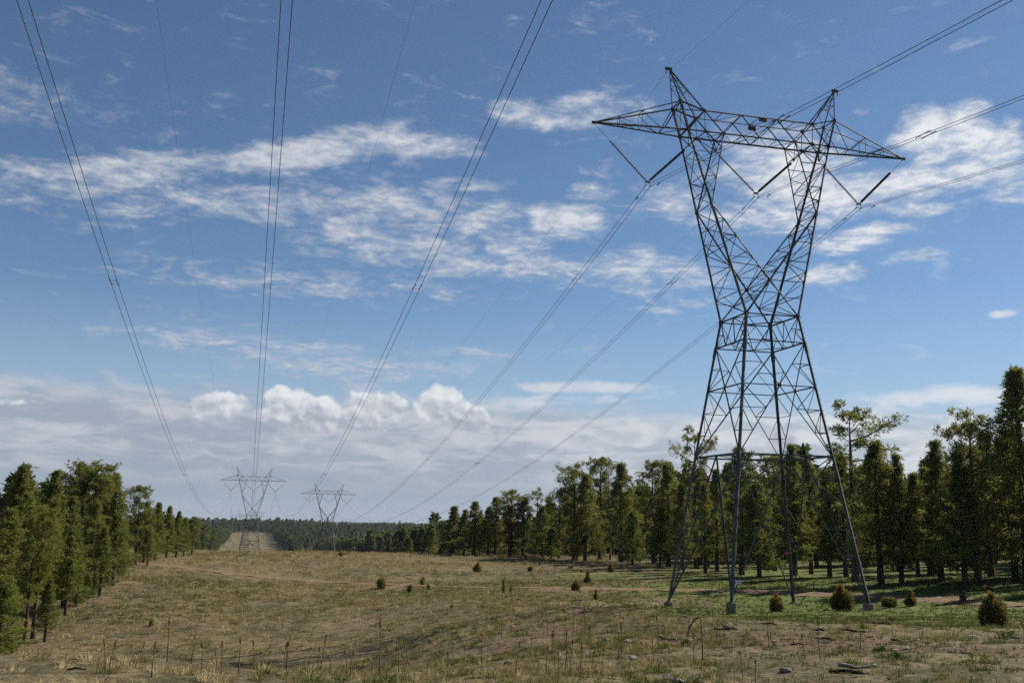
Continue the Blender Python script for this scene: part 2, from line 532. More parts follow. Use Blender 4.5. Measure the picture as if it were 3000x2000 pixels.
# ------------------------------------------------------------------ ground
CTRL = np.array([
    (0.1, 15, -2.4), (3.65, 13.52, -2.09), (6.26, 12.52, -1.88), (6.53, 24.13, -2.97), (10.89, 45.72, -4.64), (12.57, 25.02, -2.96), (26.1, 51.8, -5.07), (18.79, 48.49, -4.86), (7.13, 51.51, -5.33), (0.2, 31, -3.99), (0.32, 54, -5.74), (0.47, 88, -7.36), (0.56, 108, -7.99), (0.67, 135, -8.67), (0.82, 175, -8.95), (0.96, 215, -8.89), (-1.81, 23.93, -3.5), (-2.82, 36.89, -4.57), (-4.15, 53.84, -5.64), (-7.13, 91.72, -8.13), (-9.36, 119.63, -8.67), (-11.62, 147.54, -8.77), (-14.03, 177.45, -8.81), (-17.01, 214.33, -8.95), (-9.03, 57.29, -8.83), (-10.97, 69.13, -9.12), (-13.41, 83.93, -9.2), (-16.53, 102.68, -8.94), (-19.46, 120.44, -8.93), (-23.54, 145.1, -8.87), (-27.95, 171.74, -8.82), (-34.15, 209.23, -8.83), (-14.85, 58.13, -9.59), (-18.21, 70.69, -9.47), (-23.63, 90.98, -9.28), (-32.18, 122.85, -8.57), (-40.71, 154.74, -8.27), (-51.75, 196.29, -8.82), (-18.97, 59.03, -9.57), (-22.78, 70.41, -9.53), (-27.22, 83.68, -9.46), (-32.33, 98.85, -8.95), (-38.71, 117.8, -8.38), (-48.56, 147.2, -8.07), (-61.2, 185.15, -8.64), (-7.67, 15.73, -2.22), (-6.94, 15.85, -2.27), (-4.8, 9.9, -1.68), (-6.15, 15.85, -2.36), (-5.15, 15.68, -2.45), (-35.09, 71.89, -9.97), (-36.07, 78.07, -10.19), (-38.36, 90.18, -9.51), (-42.17, 102.68, -8.81), (-51.83, 136.49, -8.07), (13.57, 189.51, -8.81), (9.45, 131.66, -8.27), (7.74, 107.72, -7.99), (28.19, 137.13, -7.79), (22.53, 109.71, -7.73), (50.75, 121.85, -6.39), (43.72, 128.78, -6.96), (41.41, 87.72, -6.5), (67.86, 133.77, -6.33), (88.31, 173.86, -6.51), (57.27, 168.53, -7.45), (30.2, 175.42, -8.37), (17.39, 79.12, -7.2), (28.97, 81.94, -6.95), (14.39, 90.8, -7.85), (26.25, 93.7, -7.55), (-11.84, 24.26, -5.2), (-16.67, 34.15, -8.2), (-22.81, 46.73, -10), (-9.07, 23.3, -5), (-13.06, 33.55, -8.2), (-18.14, 46.59, -10), (-8.43, 13.6, -2.1), (-21.07, 34, -7), (-31.6, 51, -9), (-7.39, 22.83, -4.9), (-10.77, 33.3, -8), (-14.77, 45.67, -9.8), (-3.99, 16.53, -2.85), (-5.63, 23.33, -4.7), (-8.2, 34.02, -7.7), (-11.02, 45.69, -9.5), (-3.13, 19.75, -3.3), (-4.39, 27.65, -4.9), (-5.96, 37.53, -7.4), (-7.52, 47.41, -8.9), (-2.53, 21.85, -3.35), (-3.91, 33.77, -4.65), (-5.29, 45.69, -7), (-6.67, 57.61, -8.3), (0, 0, -1.75), (-14, 0, -1.8), (16, 0, -1.6), (0, -30, -1.3), (-60, -10, -3.2), (60, -5, -1.8), (-60, 40, -8), (-110, 90, -8.8), (-120, 190, -9.5), (0, -120, 0.5), (110, 60, -4.6), (140, 150, -6), (150, 230, -7), (-120, -120, -2), (120, -120, 0.5)
])
CREST = 222.0
# towers that stand beyond the crest: x, y, height of their ground
FAR_TOWERS = [(-123.8, 488.1, -27.9), (-104.1, 583.1, -32.2), (-265.0, 1025.0, -49.0), (-212.0, 960.0, -55.0), (-530.0, 2150.0, -49.5)]


def _tps(A, lam=0.006):
    X = A[:, :2] / 50
    n = len(A)
    r = np.linalg.norm(X[:, None] - X[None], axis=2)
    K = np.where(r > 0, r * r * np.log(r + 1e-9), 0) + lam * np.eye(n)
    P = np.c_[np.ones(n), X]
    return X, np.linalg.solve(np.block([[K, P], [P.T, np.zeros((3, 3))]]), np.r_[A[:, 2], 0, 0, 0])


_TX, _TW = _tps(CTRL)
_FD = np.array([0, 222, 240, 270, 300, 350, 400, 503, 592, 700, 850, 985, 1060, 1300, 1700, 2200, 2700, 3500, 5000, 7000, 12000])
_FZ = np.array([-9.2, -9.2, -10.2, -13.0, -15.6, -19.4, -22.6, -28.0, -32.4, -38, -46, -50.5, -51, -51.5, -50.5, -49, -49, -60, -88, -125, -125])


def _bumps(x, y):
    b = 0.07 * np.sin(x * 0.9 + 1.7 * np.sin(y * 0.37)) * np.sin(y * 0.71 + 1.3 * np.sin(x * 0.31))
    b += 0.06 * np.sin(x * 0.23 + 2.0) * np.sin(y * 0.19 + 0.7 * np.sin(x * 0.11))
    b += 0.05 * np.sin(x * 2.3 + 2.1 * np.sin(y * 0.9)) * np.sin(y * 1.9 + 1.1 * np.sin(x * 1.3))
    return b


def ground_z(x, y, bumps=True):
    x = np.atleast_1d(np.asarray(x, float))
    y = np.atleast_1d(np.asarray(y, float))
    d = np.hypot(x, y)
    out = np.empty_like(x)
    for i in range(0, len(x), 20000):
        q = np.c_[x[i:i + 20000], y[i:i + 20000]]
        far = np.linalg.norm(q, axis=1)
        q = q * np.minimum(1.0, 260.0 / np.maximum(far, 1e-6))[:, None] / 50
        r = np.linalg.norm(q[:, None] - _TX[None], axis=2)
        out[i:i + 20000] = (r * r * np.log(r + 1e-9)) @ _TW[:-3] + _TW[-3] + q @ _TW[-2:]
    out = np.clip(out, -12.5, 3.0)
    # beyond the crest the land falls away; the wooded right side keeps level a little longer
    azd = np.degrees(np.arctan2(x, y))
    keep = np.clip((azd - 4.0) / 8.0, 0, 1) * 60 * (y > 0) + (np.clip((-azd - 15) / 6, 0, 1)) * 20 * (y > 0)
    de = np.maximum(d - keep, 0)
    zf = np.interp(de, _FD, _FZ)
    back = np.clip((np.abs(azd) - 60) / 40, 0, 1)
    zf = zf * (1 - back) + (-8) * back
    und = 2.2 * np.sin(x * 0.0052 + 1.0) * np.sin(y * 0.0043 + 0.4) + 1.1 * np.sin(x * 0.013 + y * 0.006)
    zf = zf + und * np.clip((d - 450) / 500, 0, 1)
    for tx, ty, tz in FAR_TOWERS:
        dt = math.hypot(tx, ty)
        base = float(np.interp(dt, _FD, _FZ))
        ut = (2.2 * math.sin(tx * 0.0052 + 1.0) * math.sin(ty * 0.0043 + 0.4) + 1.1 * math.sin(tx * 0.013 + ty * 0.006)) * min(max((dt - 450) / 500, 0), 1)
        zf = zf + (tz - base - ut) * np.exp(-((x - tx) ** 2 + (y - ty) ** 2) / (2 * 45.0 ** 2))
    w = np.clip((de - 212) / 36, 0, 1)
    w = w * w * (3 - 2 * w)
    out = out * (1 - w) + zf * w
    if bumps:
        out = out + _bumps(x, y) * np.clip((d - 5) / 10, 0.25, 1) * np.clip(1 - (d - 230) / 120, 0, 1)
    return out


def gz(x, y):
    return float(ground_z(x, y)[0])


ROAD = np.array([
(-53.9,146.1),(-48.7,142.4),(-42.0,138.0),(-36.2,133.2),(-31.5,131.0),(-25.0,127.8),(-17.5,126.0),(-8.6,121.9),(-0.3,115.5),(7.2,114.8),(15.6,112.9),(20.9,111.6),(25.6,108.0),(28.8,105.9),(30.4,103.9),(34.9,99.0),(37.4,93.0),(39.9,86.5),(41.1,81.2),
])


def _smoothline(P, n=160):
    t = np.r_[0, np.cumsum(np.linalg.norm(np.diff(P, axis=0), axis=1))]
    s = np.linspace(0, t[-1], n)
    x, y = np.interp(s, t, P[:, 0]), np.interp(s, t, P[:, 1])
    for _ in range(6):
        x[1:-1] = (x[:-2] + 2 * x[1:-1] + x[2:]) / 4
        y[1:-1] = (y[:-2] + 2 * y[1:-1] + y[2:]) / 4
    return np.c_[x, y]


ROADL = _smoothline(ROAD)


def road_dist(x, y):
    out = np.full(len(x), 99.0)
    near = (np.hypot(x, y) < 260) & (y > 40)
    idx = np.nonzero(near)[0]
    for i in range(0, len(idx), 20000):
        k = idx[i:i + 20000]
        out[k] = np.min(np.hypot(x[k][:, None] - ROADL[None, :, 0], y[k][:, None] - ROADL[None, :, 1]), axis=1)
    return out


def vnoise(x, y, s, seed=0):
    """smooth value noise in 0..1"""
    g = np.random.default_rng(seed).random((64, 64))
    u, v = x / s, y / s
    i, j = np.floor(u).astype(int), np.floor(v).astype(int)
    fu, fv = u - i, v - j
    fu, fv = fu * fu * (3 - 2 * fu), fv * fv * (3 - 2 * fv)
    a, b = g[i % 64, j % 64], g[(i + 1) % 64, j % 64]
    c, d = g[i % 64, (j + 1) % 64], g[(i + 1) % 64, (j + 1) % 64]
    return (a * (1 - fu) + b * fu) * (1 - fv) + (c * (1 - fu) + d * fu) * fv


def line_offset(x, y):
    """distance to the right of the near power line's centre"""
    return (x + 0.2533 * y) * 0.9694


def green_mask(x, y):
    d = np.hypot(x, y)
    az = np.degrees(np.arctan2(x, np.maximum(y, 0.1)))
    g = np.clip((az - 1.0) / 12.0, 0, 1) * np.clip((d - 14) / 60, 0.25, 1)
    g = g + 0.55 * np.clip((az - 8) / 6, 0, 1) * np.clip((d - 92) / 15, 0, 1)
    n = vnoise(x, y, 9.0, 1) * 0.6 + vnoise(x, y, 3.1, 2) * 0.4
    g = g + (n - 0.5) * 1.15
    g = g + 0.42 * np.clip((vnoise(x, y, 16.0, 5) - 0.55) * 4, 0, 1) * (d < 170)
    g = g * np.clip((az + 22) / 26, 0.25, 1) * np.clip(0.55 + (d - 36) / 40, 0.55, 1)
    return np.clip(g, 0, 1) * np.clip(1.5 - d / 240, 0.0, 1)


def soil_mask(x, y):
    d = np.hypot(x, y)
    az = np.degrees(np.arctan2(x, np.maximum(y, 0.1)))
    n = vnoise(x, y, 6.5, 7) * 0.55 + vnoise(x, y, 2.2, 8) * 0.45
    bias = 0.27 * np.clip((az - 6) / 10, 0, 1) * np.clip((48 - d) / 20, 0, 1)
    return np.clip((n - 0.60 + bias) * 5, 0, 1)


def build_ground():
    az = np.r_[np.arange(-42, 42, 0.26), np.arange(42, 318, 2.5)]
    az = np.radians(az)
    rr = [0.6]
    while rr[-1] < 11000:
        rr.append(rr[-1] * (1.021 if rr[-1] < 260 else 1.035) + 0.05)
    rr = np.array(rr)
    na, nr = len(az), len(rr)
    X = np.outer(rr, np.sin(az)).ravel()
    Y = np.outer(rr, np.cos(az)).ravel()
    Z = ground_z(X, Y)
    V = np.c_[X, Y, Z]
    V = np.r_[V, [[0, 0, gz(0, 0)]]]
    i, j = np.meshgrid(np.arange(nr - 1), np.arange(na), indexing='ij')
    j2 = (j + 1) % na
    F = np.stack([i * na + j, (i + 1) * na + j, (i + 1) * na + j2, i * na + j2], -1).reshape(-1, 4)[:, ::-1]
    c = len(V) - 1
    F = np.r_[F, np.stack([np.full(na, c), np.arange(na), (np.arange(na) + 1) % na, np.full(na, c)], -1)[:, [0, 2, 1, 3]]]
    x, y = V[:, 0], V[:, 1]
    d = np.hypot(x, y)
    off = line_offset(x, y)
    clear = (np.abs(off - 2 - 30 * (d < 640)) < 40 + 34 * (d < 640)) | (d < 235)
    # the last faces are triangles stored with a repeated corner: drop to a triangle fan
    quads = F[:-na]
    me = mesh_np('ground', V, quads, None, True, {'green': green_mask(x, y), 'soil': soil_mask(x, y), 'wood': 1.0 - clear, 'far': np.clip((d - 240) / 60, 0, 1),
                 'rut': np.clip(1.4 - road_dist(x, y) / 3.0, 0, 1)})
    m, t, out = material('meadow_ground')
    co = t.n.new('ShaderNodeTexCoord').outputs['Object']

    def at(n):
        a = t.n.new('ShaderNodeAttribute')
        a.attribute_name = n
        return a.outputs['Fac']
    n1 = t.noise(co, 0.9, 8.0, 0.62)
    n2 = t.noise(co, 5.0, 6.0, 0.6)
    n3 = t.noise(co, 0.12, 4.0, 0.5)
    straw = t.mix(t.rng(n2, 0.3, 0.7), (0.070, 0.056, 0.032), (0.175, 0.143, 0.078))
    straw = t.mix(t.rng(n1, 0.40, 0.60), straw, (0.062, 0.055, 0.026))  # dark patches paint the shadowed gaps between tussocks into the colour
    straw = t.mix(t.rng(n3, 0.4, 0.65, 0.0, 0.4), straw, (0.22, 0.165, 0.095))
    green = t.mix(t.rng(n2, 0.3, 0.7), (0.045, 0.062, 0.014), (0.125, 0.145, 0.034))
    gsel = t.m('ADD', at('green'), t.m('MULTIPLY', t.m('SUBTRACT', n1, 0.5), 1.2))
    col = t.mix(t.rng(gsel, 0.35, 0.85), straw, green)
    soil = t.mix(t.rng(n2, 0.35, 0.7), (0.065, 0.043, 0.030), (0.175, 0.115, 0.078))
    ssel = t.m('ADD', at('soil'), t.m('MULTIPLY', t.m('SUBTRACT', n1, 0.5), 1.4))
    col = t.mix(t.rng(ssel, 0.4, 0.9, 0.0, 0.85), col, soil)
    rsel = t.m('ADD', at('rut'), t.m('MULTIPLY', t.m('SUBTRACT', n1, 0.5), 1.2))
    col = t.mix(t.rng(rsel, 0.5, 0.95, 0.0, 0.55), col, (0.20, 0.115, 0.07))
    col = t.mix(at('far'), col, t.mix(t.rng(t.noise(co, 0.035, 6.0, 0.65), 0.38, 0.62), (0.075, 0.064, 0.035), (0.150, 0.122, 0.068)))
    col = t.mix(at('wood'), col, (0.05, 0.045, 0.022))  # forest floor colour darkened to paint in the shade under the pines
    # twigs and pebbles
    vor = t.n.new('ShaderNodeTexVoronoi')
    vor.inputs['Scale'].default_value = 3.2
    t.l.new(co, vor.inputs['Vector'])
    chip = t.m('MULTIPLY', t.rng(vor.outputs['Distance'], 0.14, 0.07), t.rng(t.noise(co, 0.5, 2.0), 0.52, 0.6))
    col = t.mix(t.m('MULTIPLY', chip, 0.8), col, (0.36, 0.31, 0.27))
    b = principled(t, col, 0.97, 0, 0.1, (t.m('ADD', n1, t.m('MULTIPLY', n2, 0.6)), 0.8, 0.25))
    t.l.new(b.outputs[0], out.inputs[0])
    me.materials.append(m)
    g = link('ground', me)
    tag(g, kind='structure')
    # dirt road laid on the meadow
    n = len(ROADL)
    tang = np.gradient(ROADL, axis=0)
    tang /= np.linalg.norm(tang, axis=1)[:, None]
    nor = np.c_[-tang[:, 1], tang[:, 0]]
    s = np.arange(n)
    half = 1.2 + 1.3 * np.clip((ROADL[:, 0] + 5) / 40, 0, 1) + 0.35 * np.sin(s * 0.7) + 0.25 * np.sin(s * 1.9 + 1)
    K = 9
    u = np.linspace(-1, 1, K)
    P = ROADL[:, None, :] + nor[:, None, :] * (half[:, None, None] * u[None, :, None])
    P = P.reshape(-1, 2)
    rz = ground_z(P[:, 0], P[:, 1]) + 0.03 + 0.05 * (1 - np.tile(u, n) ** 2)
    i, j = np.meshgrid(np.arange(n - 1), np.arange(K - 1), indexing='ij')
    F = np.stack([i * K + j, (i + 1) * K + j, (i + 1) * K + j + 1, i * K + j + 1], -1).reshape(-1, 4)
    rm, t, out = material('red_dirt')
    co = t.n.new('ShaderNodeTexCoord').outputs['Object']
    av = t.n.new('ShaderNodeAttribute')
    av.attribute_name = 'across'
    nz = t.noise(co, 1.1, 6.0, 0.62)
    dirt = t.mix(t.rng(t.noise(co, 2.6, 6.0, 0.6), 0.35, 0.68), (0.085, 0.052, 0.034), (0.235, 0.148, 0.092))
    turf = t.mix(t.rng(nz, 0.35, 0.65), (0.06, 0.058, 0.026), (0.185, 0.155, 0.078))
    u_ = t.m('ABSOLUTE', av.outputs['Fac'])
    edge = t.rng(t.m('ADD', u_, t.m('MULTIPLY', t.m('SUBTRACT', nz, 0.5), 1.1)), 0.62, 0.92)
    mid_ = t.rng(t.m('ADD', u_, t.m('MULTIPLY', t.m('SUBTRACT', nz, 0.5), 0.6)), 0.30, 0.12)
    col = t.mix(t.m('MAXIMUM', edge, t.m('MULTIPLY', mid_, 0.8)), dirt, turf)
    bs = principled(t, col, 0.97, 0, 0.1, (t.noise(co, 3.2, 5.0, 0.6), 0.8, 0.15))
    t.l.new(bs.outputs[0], out.inputs[0])
    r = link('dirt_road', mesh_np('dirt_road', np.c_[P, rz], F, rm, True, {'across': np.tile(u, n)}))
    tag(r, kind='structure')


build_ground()


def far_track():
    """the red track that climbs the cleared corridor far away"""
    P = np.array([(-262, 1010), (-276, 1060), (-300, 1130), (-312, 1170), (-296, 1185), (-282, 1150), (-262, 1080), (-250, 1030)], float)
    L = _smoothline(P, 60)
    tang = np.gradient(L, axis=0)
    tang /= np.linalg.norm(tang, axis=1)[:, None]
    nor = np.c_[-tang[:, 1], tang[:, 0]]
    u = np.linspace(-1, 1, 5)
    Q = (L[:, None, :] + nor[:, None, :] * (3.2 * u[None, :, None])).reshape(-1, 2)
    z = ground_z(Q[:, 0], Q[:, 1]) + 0.35
    i, j = np.meshgrid(np.arange(59), np.arange(4), indexing='ij')
    F = np.stack([i * 5 + j, (i + 1) * 5 + j, (i + 1) * 5 + j + 1, i * 5 + j + 1], -1).reshape(-1, 4)
    o = link('dirt_track', mesh_np('dirt_track', np.c_[Q, z], F, mottled('track_soil', (0.12, 0.07, 0.042), (0.25, 0.155, 0.095), 0.3, 0.97, 0, 0.1), True))
    tag(o, kind='structure')


far_track()


# ------------------------------------------------------------------ transmission tower
T_POS, T_YAW = Vector((21.761, 86.318, -6.917)), 0.23922
ZF = {('n', 'l'): 0.536, ('n', 'r'): 0.462, ('f', 'l'): -0.477, ('f', 'r'): -0.521}       # foot heights
FOOT_H = {('n', 'l'): 0.80, ('n', 'r'): 0.52, ('f', 'l'): 0.46, ('f', 'r'): 0.12}
R5, R4, R3, R2, WAIST, XZ, ELBOW, CHORD, TOPI, TOP, PEAK = 10.232, 12.188, 18.069, 21.931, 24.269, 27.407, 33.999, 40.836, 42.767, 43.398, 46.75
W0, SL, SLX, SLY = 2.4428, 0.1479, 0.2715, 0.0914
CHO, CHM, CHI, TOX, TIX, TY, PKX, ARM, APX, APZ = 6.94, 5.271, 3.5385, 7.636, 5.372, 0.9407, 8.276, 15.4, 10.441, 35.868


def bw(z):
    return W0 + SL * (WAIST - z)


def ux(z):
    return W0 + SLX * (z - WAIST)


def uy(z):
    return W0 - SLY * (z - WAIST) if z < CHORD else TY


def lerp(a, b, t):
    return Vector(a) + (Vector(b) - Vector(a)) * t


def body(z, sx, sy):
    return Vector((sx * bw(z), sy * bw(z), z))


def upper(z, sx, sy):
    return Vector((sx * ux(z), sy * uy(z), z))


GUSSET = {}
PLATES = []                                   # plates waiting for the part they belong to


def gusset(mb, p, s=0.42, axis='y'):
    PLATES.append((Vector(p), s * 0.72, axis))


def fix_plates(part):
    for p, s, axis in PLATES:
        k = (round(s, 2), axis)
        if k not in GUSSET:
            g = MB()
            c = s * 0.24
            prof = [(-s / 2 + c, -s / 2), (s / 2 - c, -s / 2), (s / 2, -s / 2 + c), (s / 2, s / 2 - c), (s / 2 - c, s / 2), (-s / 2 + c, s / 2), (-s / 2, s / 2 - c), (-s / 2, -s / 2 + c)]
            at_ = (lambda a, b, e: (a, e, b)) if axis == 'y' else (lambda a, b, e: (e, a, b))
            g.add([at_(a, b, -0.015) for a, b in prof] + [at_(a, b, 0.015) for a, b in prof],
                  [tuple(range(7, -1, -1)), tuple(range(8, 16))] + [(i, (i + 1) % 8, (i + 1) % 8 + 8, i + 8) for i in range(8)])
            GUSSET[k] = g.mesh('gusset_plate', M_STEEL)
        o = link('gusset_plate', GUSSET[k], part)
        o.location = p
    PLATES.clear()


def build_tower():
    root = empty('transmission_tower', T_POS, T_YAW)
    # four main legs
    for sy, fn in ((-1, 'n'), (1, 'f')):
        for sx, ln in ((-1, 'l'), (1, 'r')):
            mb = MB()
            z0 = ZF[(fn, ln)]
            inner = (-sx, -sy, 0)
            mb.angle(body(z0 - 0.05, sx, sy), body(R4, sx, sy), 0.24, 0.03, inner)
            mb.angle(body(R4, sx, sy), body(WAIST, sx, sy), 0.22, 0.03, inner)
            # splice plates and stub
            for z in (R5 + 0.3, R2 - 0.4):
                mb.angle(body(z - 0.45, sx, sy), body(z + 0.45, sx, sy), 0.29, 0.03, inner)
            mb.box(body(z0 + 0.02, sx, sy), (0.46, 0.46, 0.05))
            if (sx, sy) == (1, -1):                       # step bolts on the right near leg
                z = 3.0
                while z < WAIST:
                    c = body(z, sx, sy)
                    mb.box(c + Vector((0.17, 0, 0)), (0.2, 0.025, 0.025))
                    z += 0.45
            leg = mb.build('leg', M_STEEL, root)
            fb = MB()
            c = body(z0, sx, sy)
            h = FOOT_H[(fn, ln)] + 0.9
            fb.lathe([(0.40, -h), (0.425, -h + 0.1), (0.425, -0.05), (0.40, -0.012), (0.0, -0.01)], c, (0, 0, 1), 24)
            fb.build('concrete_footing', M_CONCRETE, leg)
    # bracing of the four faces
    faces = (((-1, -1), (1, -1)), ((-1, 1), (1, 1)), ((-1, -1), (-1, 1)), ((1, -1), (1, 1)))
    for (a, b) in faces:
        mb = MB()
        A = lambda z: body(z, *a)
        B = lambda z: body(z, *b)
        zfa = ZF[('n' if a[1] < 0 else 'f', 'l' if a[0] < 0 else 'r')]
        zfb = ZF[('n' if b[1] < 0 else 'f', 'l' if b[0] < 0 else 'r')]
        mid = lambda z: lerp(A(z), B(z), 0.5)
        ax = 'y' if a[1] == b[1] else 'x'
        for z, w in ((R5, 0.09), (R4, 0.16), (R3, 0.11), (R2, 0.13), (WAIST, 0.13)):
            mb.angle(A(z), B(z), w)
        # lower panel: big inverted V from the middle of the belt to the feet
        for P, zf, Q in ((A, zfa, B), (B, zfb, A)):
            foot = P(zf + 0.25)
            m = mid(R4)
            mb.angle(m, foot, 0.15)
            tv = lambda z: lerp(m, foot, (R4 - z) / (R4 - zf - 0.25))
            mb.angle(P(R4), tv(R5), 0.10)
            mb.angle(P(R4 - 0.98), lerp(P(R4), tv(R5), 0.5), 0.06)
            mb.angle(lerp(P(R4), tv(R5), 0.5), P(R5), 0.06)
            mb.angle(P(R5), tv(R5), 0.09)
            zs = [R5, 8.25, 6.2, 4.15, 2.1]
            mb.angle(tv(R5), P(8.25), 0.08)
            mb.angle(P(8.25), tv(6.2), 0.08)
            for z in zs[2:]:
                mb.angle(P(z), tv(z), 0.08)
            mb.angle(P(6.2), tv(4.15), 0.07)
            mb.angle(P(4.15), tv(2.1), 0.07)
            mb.angle(tv(R5), m + (Q(R4) - P(R4)) * 0.0, 0.07)
        # X panel between belt and second ring, crossing at the third ring
        c3 = mid(R3)
        gusset(mb, c3, 0.5, ax)
        for P in (A, B):
            up_, lo = P(R2), P(R4)
            mb.angle(up_, c3, 0.11)
            mb.angle(c3, lo, 0.11)
            u = lerp(up_, c3, 0.5)
            zu = (R2 + R3) / 2
            mb.angle(P(zu), u, 0.07)
            mb.angle(u, P(R3), 0.07)
            l1, l2 = lerp(c3, lo, 0.34), lerp(c3, lo, 0.67)
            z1, z2 = R3 + (R4 - R3) * 0.34, R3 + (R4 - R3) * 0.67
            mb.angle(P(z1), l1, 0.07)
            mb.angle(P(z2), l2, 0.07)
            mb.angle(l1, P(R3), 0.07)
            mb.angle(l2, P(z1), 0.07)
        # W bracing under the waist
        t1, t2, mw = lerp(A(R2), B(R2), 0.34), lerp(A(R2), B(R2), 0.66), mid(WAIST)
        for p, q in ((A(WAIST), t1), (mw, t1), (mw, t2), (B(WAIST), t2)):
            mb.angle(p, q, 0.09)
        for P, tt in ((A, t1), (B, t2)):
            h = lerp(P(WAIST), tt, 0.5)
            mb.angle(P((WAIST + R2) / 2), h, 0.06)
            mb.angle(h, P(R2), 0.06)
        fix_plates(mb.build('body_bracing', M_STEEL, root))
    # waist diaphragm and the plan bracing of the belt
    for z, w in ((WAIST, 0.09), (R4, 0.09), (R2, 0.07)):
        mb = MB()
        m4 = [Vector((0, -bw(z), z)), Vector((bw(z), 0, z)), Vector((0, bw(z), z)), Vector((-bw(z), 0, z))]
        for i in range(4):
            mb.angle(m4[i], m4[(i + 1) % 4], w)
        if z == WAIST:
            for sx in (-1, 1):
                for sy in (-1, 1):
                    gusset(mb, body(WAIST, sx, sy), 0.62)
        fix_plates(mb.build('plan_bracing', M_STEEL, root))
    # the two leaning columns that frame the window
    for sx in (-1, 1):
        mb = MB()
        for sy in (-1, 1):
            O = lambda z: upper(z, sx, sy)
            lo_in = Vector((-sx * W0, sy * W0, WAIST))
            el = O(ELBOW)
            X = Vector((0, sy * uy(XZ), XZ))
            ci = Vector((sx * CHI, sy * TY, CHORD))
            cm = Vector((sx * CHM, sy * TY, CHORD))
            mb.angle(O(WAIST), el, 0.19, 0.028, (-sx, -sy, 0))
            mb.angle(el, O(CHORD), 0.17, 0.026, (-sx, -sy, 0))
            mb.angle(lo_in, X, 0.16, 0.024, (sx, -sy, 0))
            mb.angle(X, el, 0.16, 0.024, (sx, -sy, 0))
            mb.angle(el, ci, 0.13, 0.02, (sx, -sy, 0))
            inn = lambda z: lerp(X, el, (z - XZ) / (ELBOW - XZ)) if z >= XZ else lerp(lo_in, X, (z - WAIST) / (XZ - WAIST))
            inu = lambda z: lerp(el, ci, (z - ELBOW) / (CHORD - ELBOW))
            # front / back face below the elbow
            zs = [XZ, 29.3, 31.2, 32.7]
            for z in zs:
                mb.angle(O(z), inn(z), 0.07)
            mb.angle(O(XZ), inn(29.3), 0.07)
            mb.angle(inn(29.3), O(31.2), 0.07)
            mb.angle(O(31.2), inn(32.7), 0.06)
            oin = lambda z: lerp(O(WAIST), X, (z - WAIST) / (XZ - WAIST))
            mb.angle(O(25.9), oin(25.9), 0.06)
            mb.angle(O(XZ), oin(25.9), 0.06)
            # above the elbow
            for z in (35.3, 36.6, 38.9):
                mb.angle(O(z), inu(z), 0.07)
            mb.angle(O(38.9), inu(36.6), 0.08)
            mb.angle(O(36.6), inu(35.3), 0.07)
            mb.angle(O(39.7), cm, 0.08)
            mb.angle(inu(39.5), cm, 0.08)
            gusset(mb, el, 0.5)
            gusset(mb, X, 0.5)
        # side faces: outer chords, inner chords below and above the elbow
        def lace(f, zs, w, first=1):
            k = first
            for z0, z1 in zip(zs[:-1], zs[1:]):
                mb.angle(f(z0, -k), f(z1, k), w)
                mb.angle(f(z1, -1), f(z1, 1), w * 0.8)
                k = -k
        lace(lambda z, s: upper(z, sx, s), [WAIST, 26.2, 28.4, 30.2, 32.2, ELBOW, 35.3, 36.6, 38.9, CHORD], 0.085)
        lace(lambda z, s: lerp(Vector((0, s * uy(XZ), XZ)), upper(ELBOW, sx, s), (z - XZ) / (ELBOW - XZ)), [XZ, 28.6, 29.9, 31.2, 32.6, ELBOW], 0.075, -1)
        lace(lambda z, s: lerp(upper(ELBOW, sx, s), Vector((sx * CHI, s * TY, CHORD)), (z - ELBOW) / (CHORD - ELBOW)), [ELBOW, 35.3, 36.6, 38.0, 39.5, CHORD], 0.06)
        lace(lambda z, s: lerp(Vector((-sx * W0, s * W0, WAIST)), Vector((0, s * uy(XZ), XZ)), (z - WAIST) / (XZ - WAIST)), [WAIST, 25.8, XZ], 0.08)
        fix_plates(mb.build('window_column', M_STEEL, root))
    # bridge truss between the columns
    mb = MB()
    for sy in (-1, 1):
        y = sy * TY
        P = lambda x, z: Vector((x, y, z))
        mb.angle(P(-CHO, CHORD), P(CHO, CHORD), 0.16, 0.025, (0, -sy, 1))
        mb.angle(P(-TIX, TOPI), P(TIX, TOPI), 0.13, 0.02, (0, -sy, -1))
        tops = [-TIX, -1.77, 1.77, TIX]
        bots = [-CHI, 0.0, CHI]
        for i, bx in enumerate(bots):
            w = 0.10 if i != 1 else 0.085
            mb.angle(P(bx, CHORD), P(tops[i], TOPI), w)
            mb.angle(P(bx, CHORD), P(tops[i + 1], TOPI), w)
        for sx in (-1, 1):
            mb.angle(P(sx * TIX, TOPI), P(sx * CHM, CHORD), 0.08)
            mb.angle(P(sx * TIX, TOPI), P(sx * CHO, CHORD), 0.16)
            mb.angle(P(sx * TIX, TOPI), P(sx * TOX, TOP), 0.13)
            mb.angle(P(sx * CHO, CHORD), P(sx * TOX, TOP), 0.17, 0.026)
            for q, s in ((P(sx * TIX, TOPI), 0.5), (P(sx * CHM, CHORD), 0.48), (P(sx * CHO, CHORD), 0.55), (P(sx * TOX, TOP), 0.5), (P(sx * CHI, CHORD), 0.4)):
                gusset(mb, q, s)
    for zc, xs in ((CHORD, [-CHO, -CHM, -CHI, -1.77, 0, 1.77, CHI, CHM, CHO]), (TOPI, [-TIX, -3.6, -1.77, 0, 1.77, 3.6, TIX])):
        k = 1
        for i, x in enumerate(xs):
            mb.angle((x, -TY, zc), (x, TY, zc), 0.06)
            if i:
                mb.angle((xs[i - 1], -k * TY, zc), (x, k * TY, zc), 0.07)
                k = -k
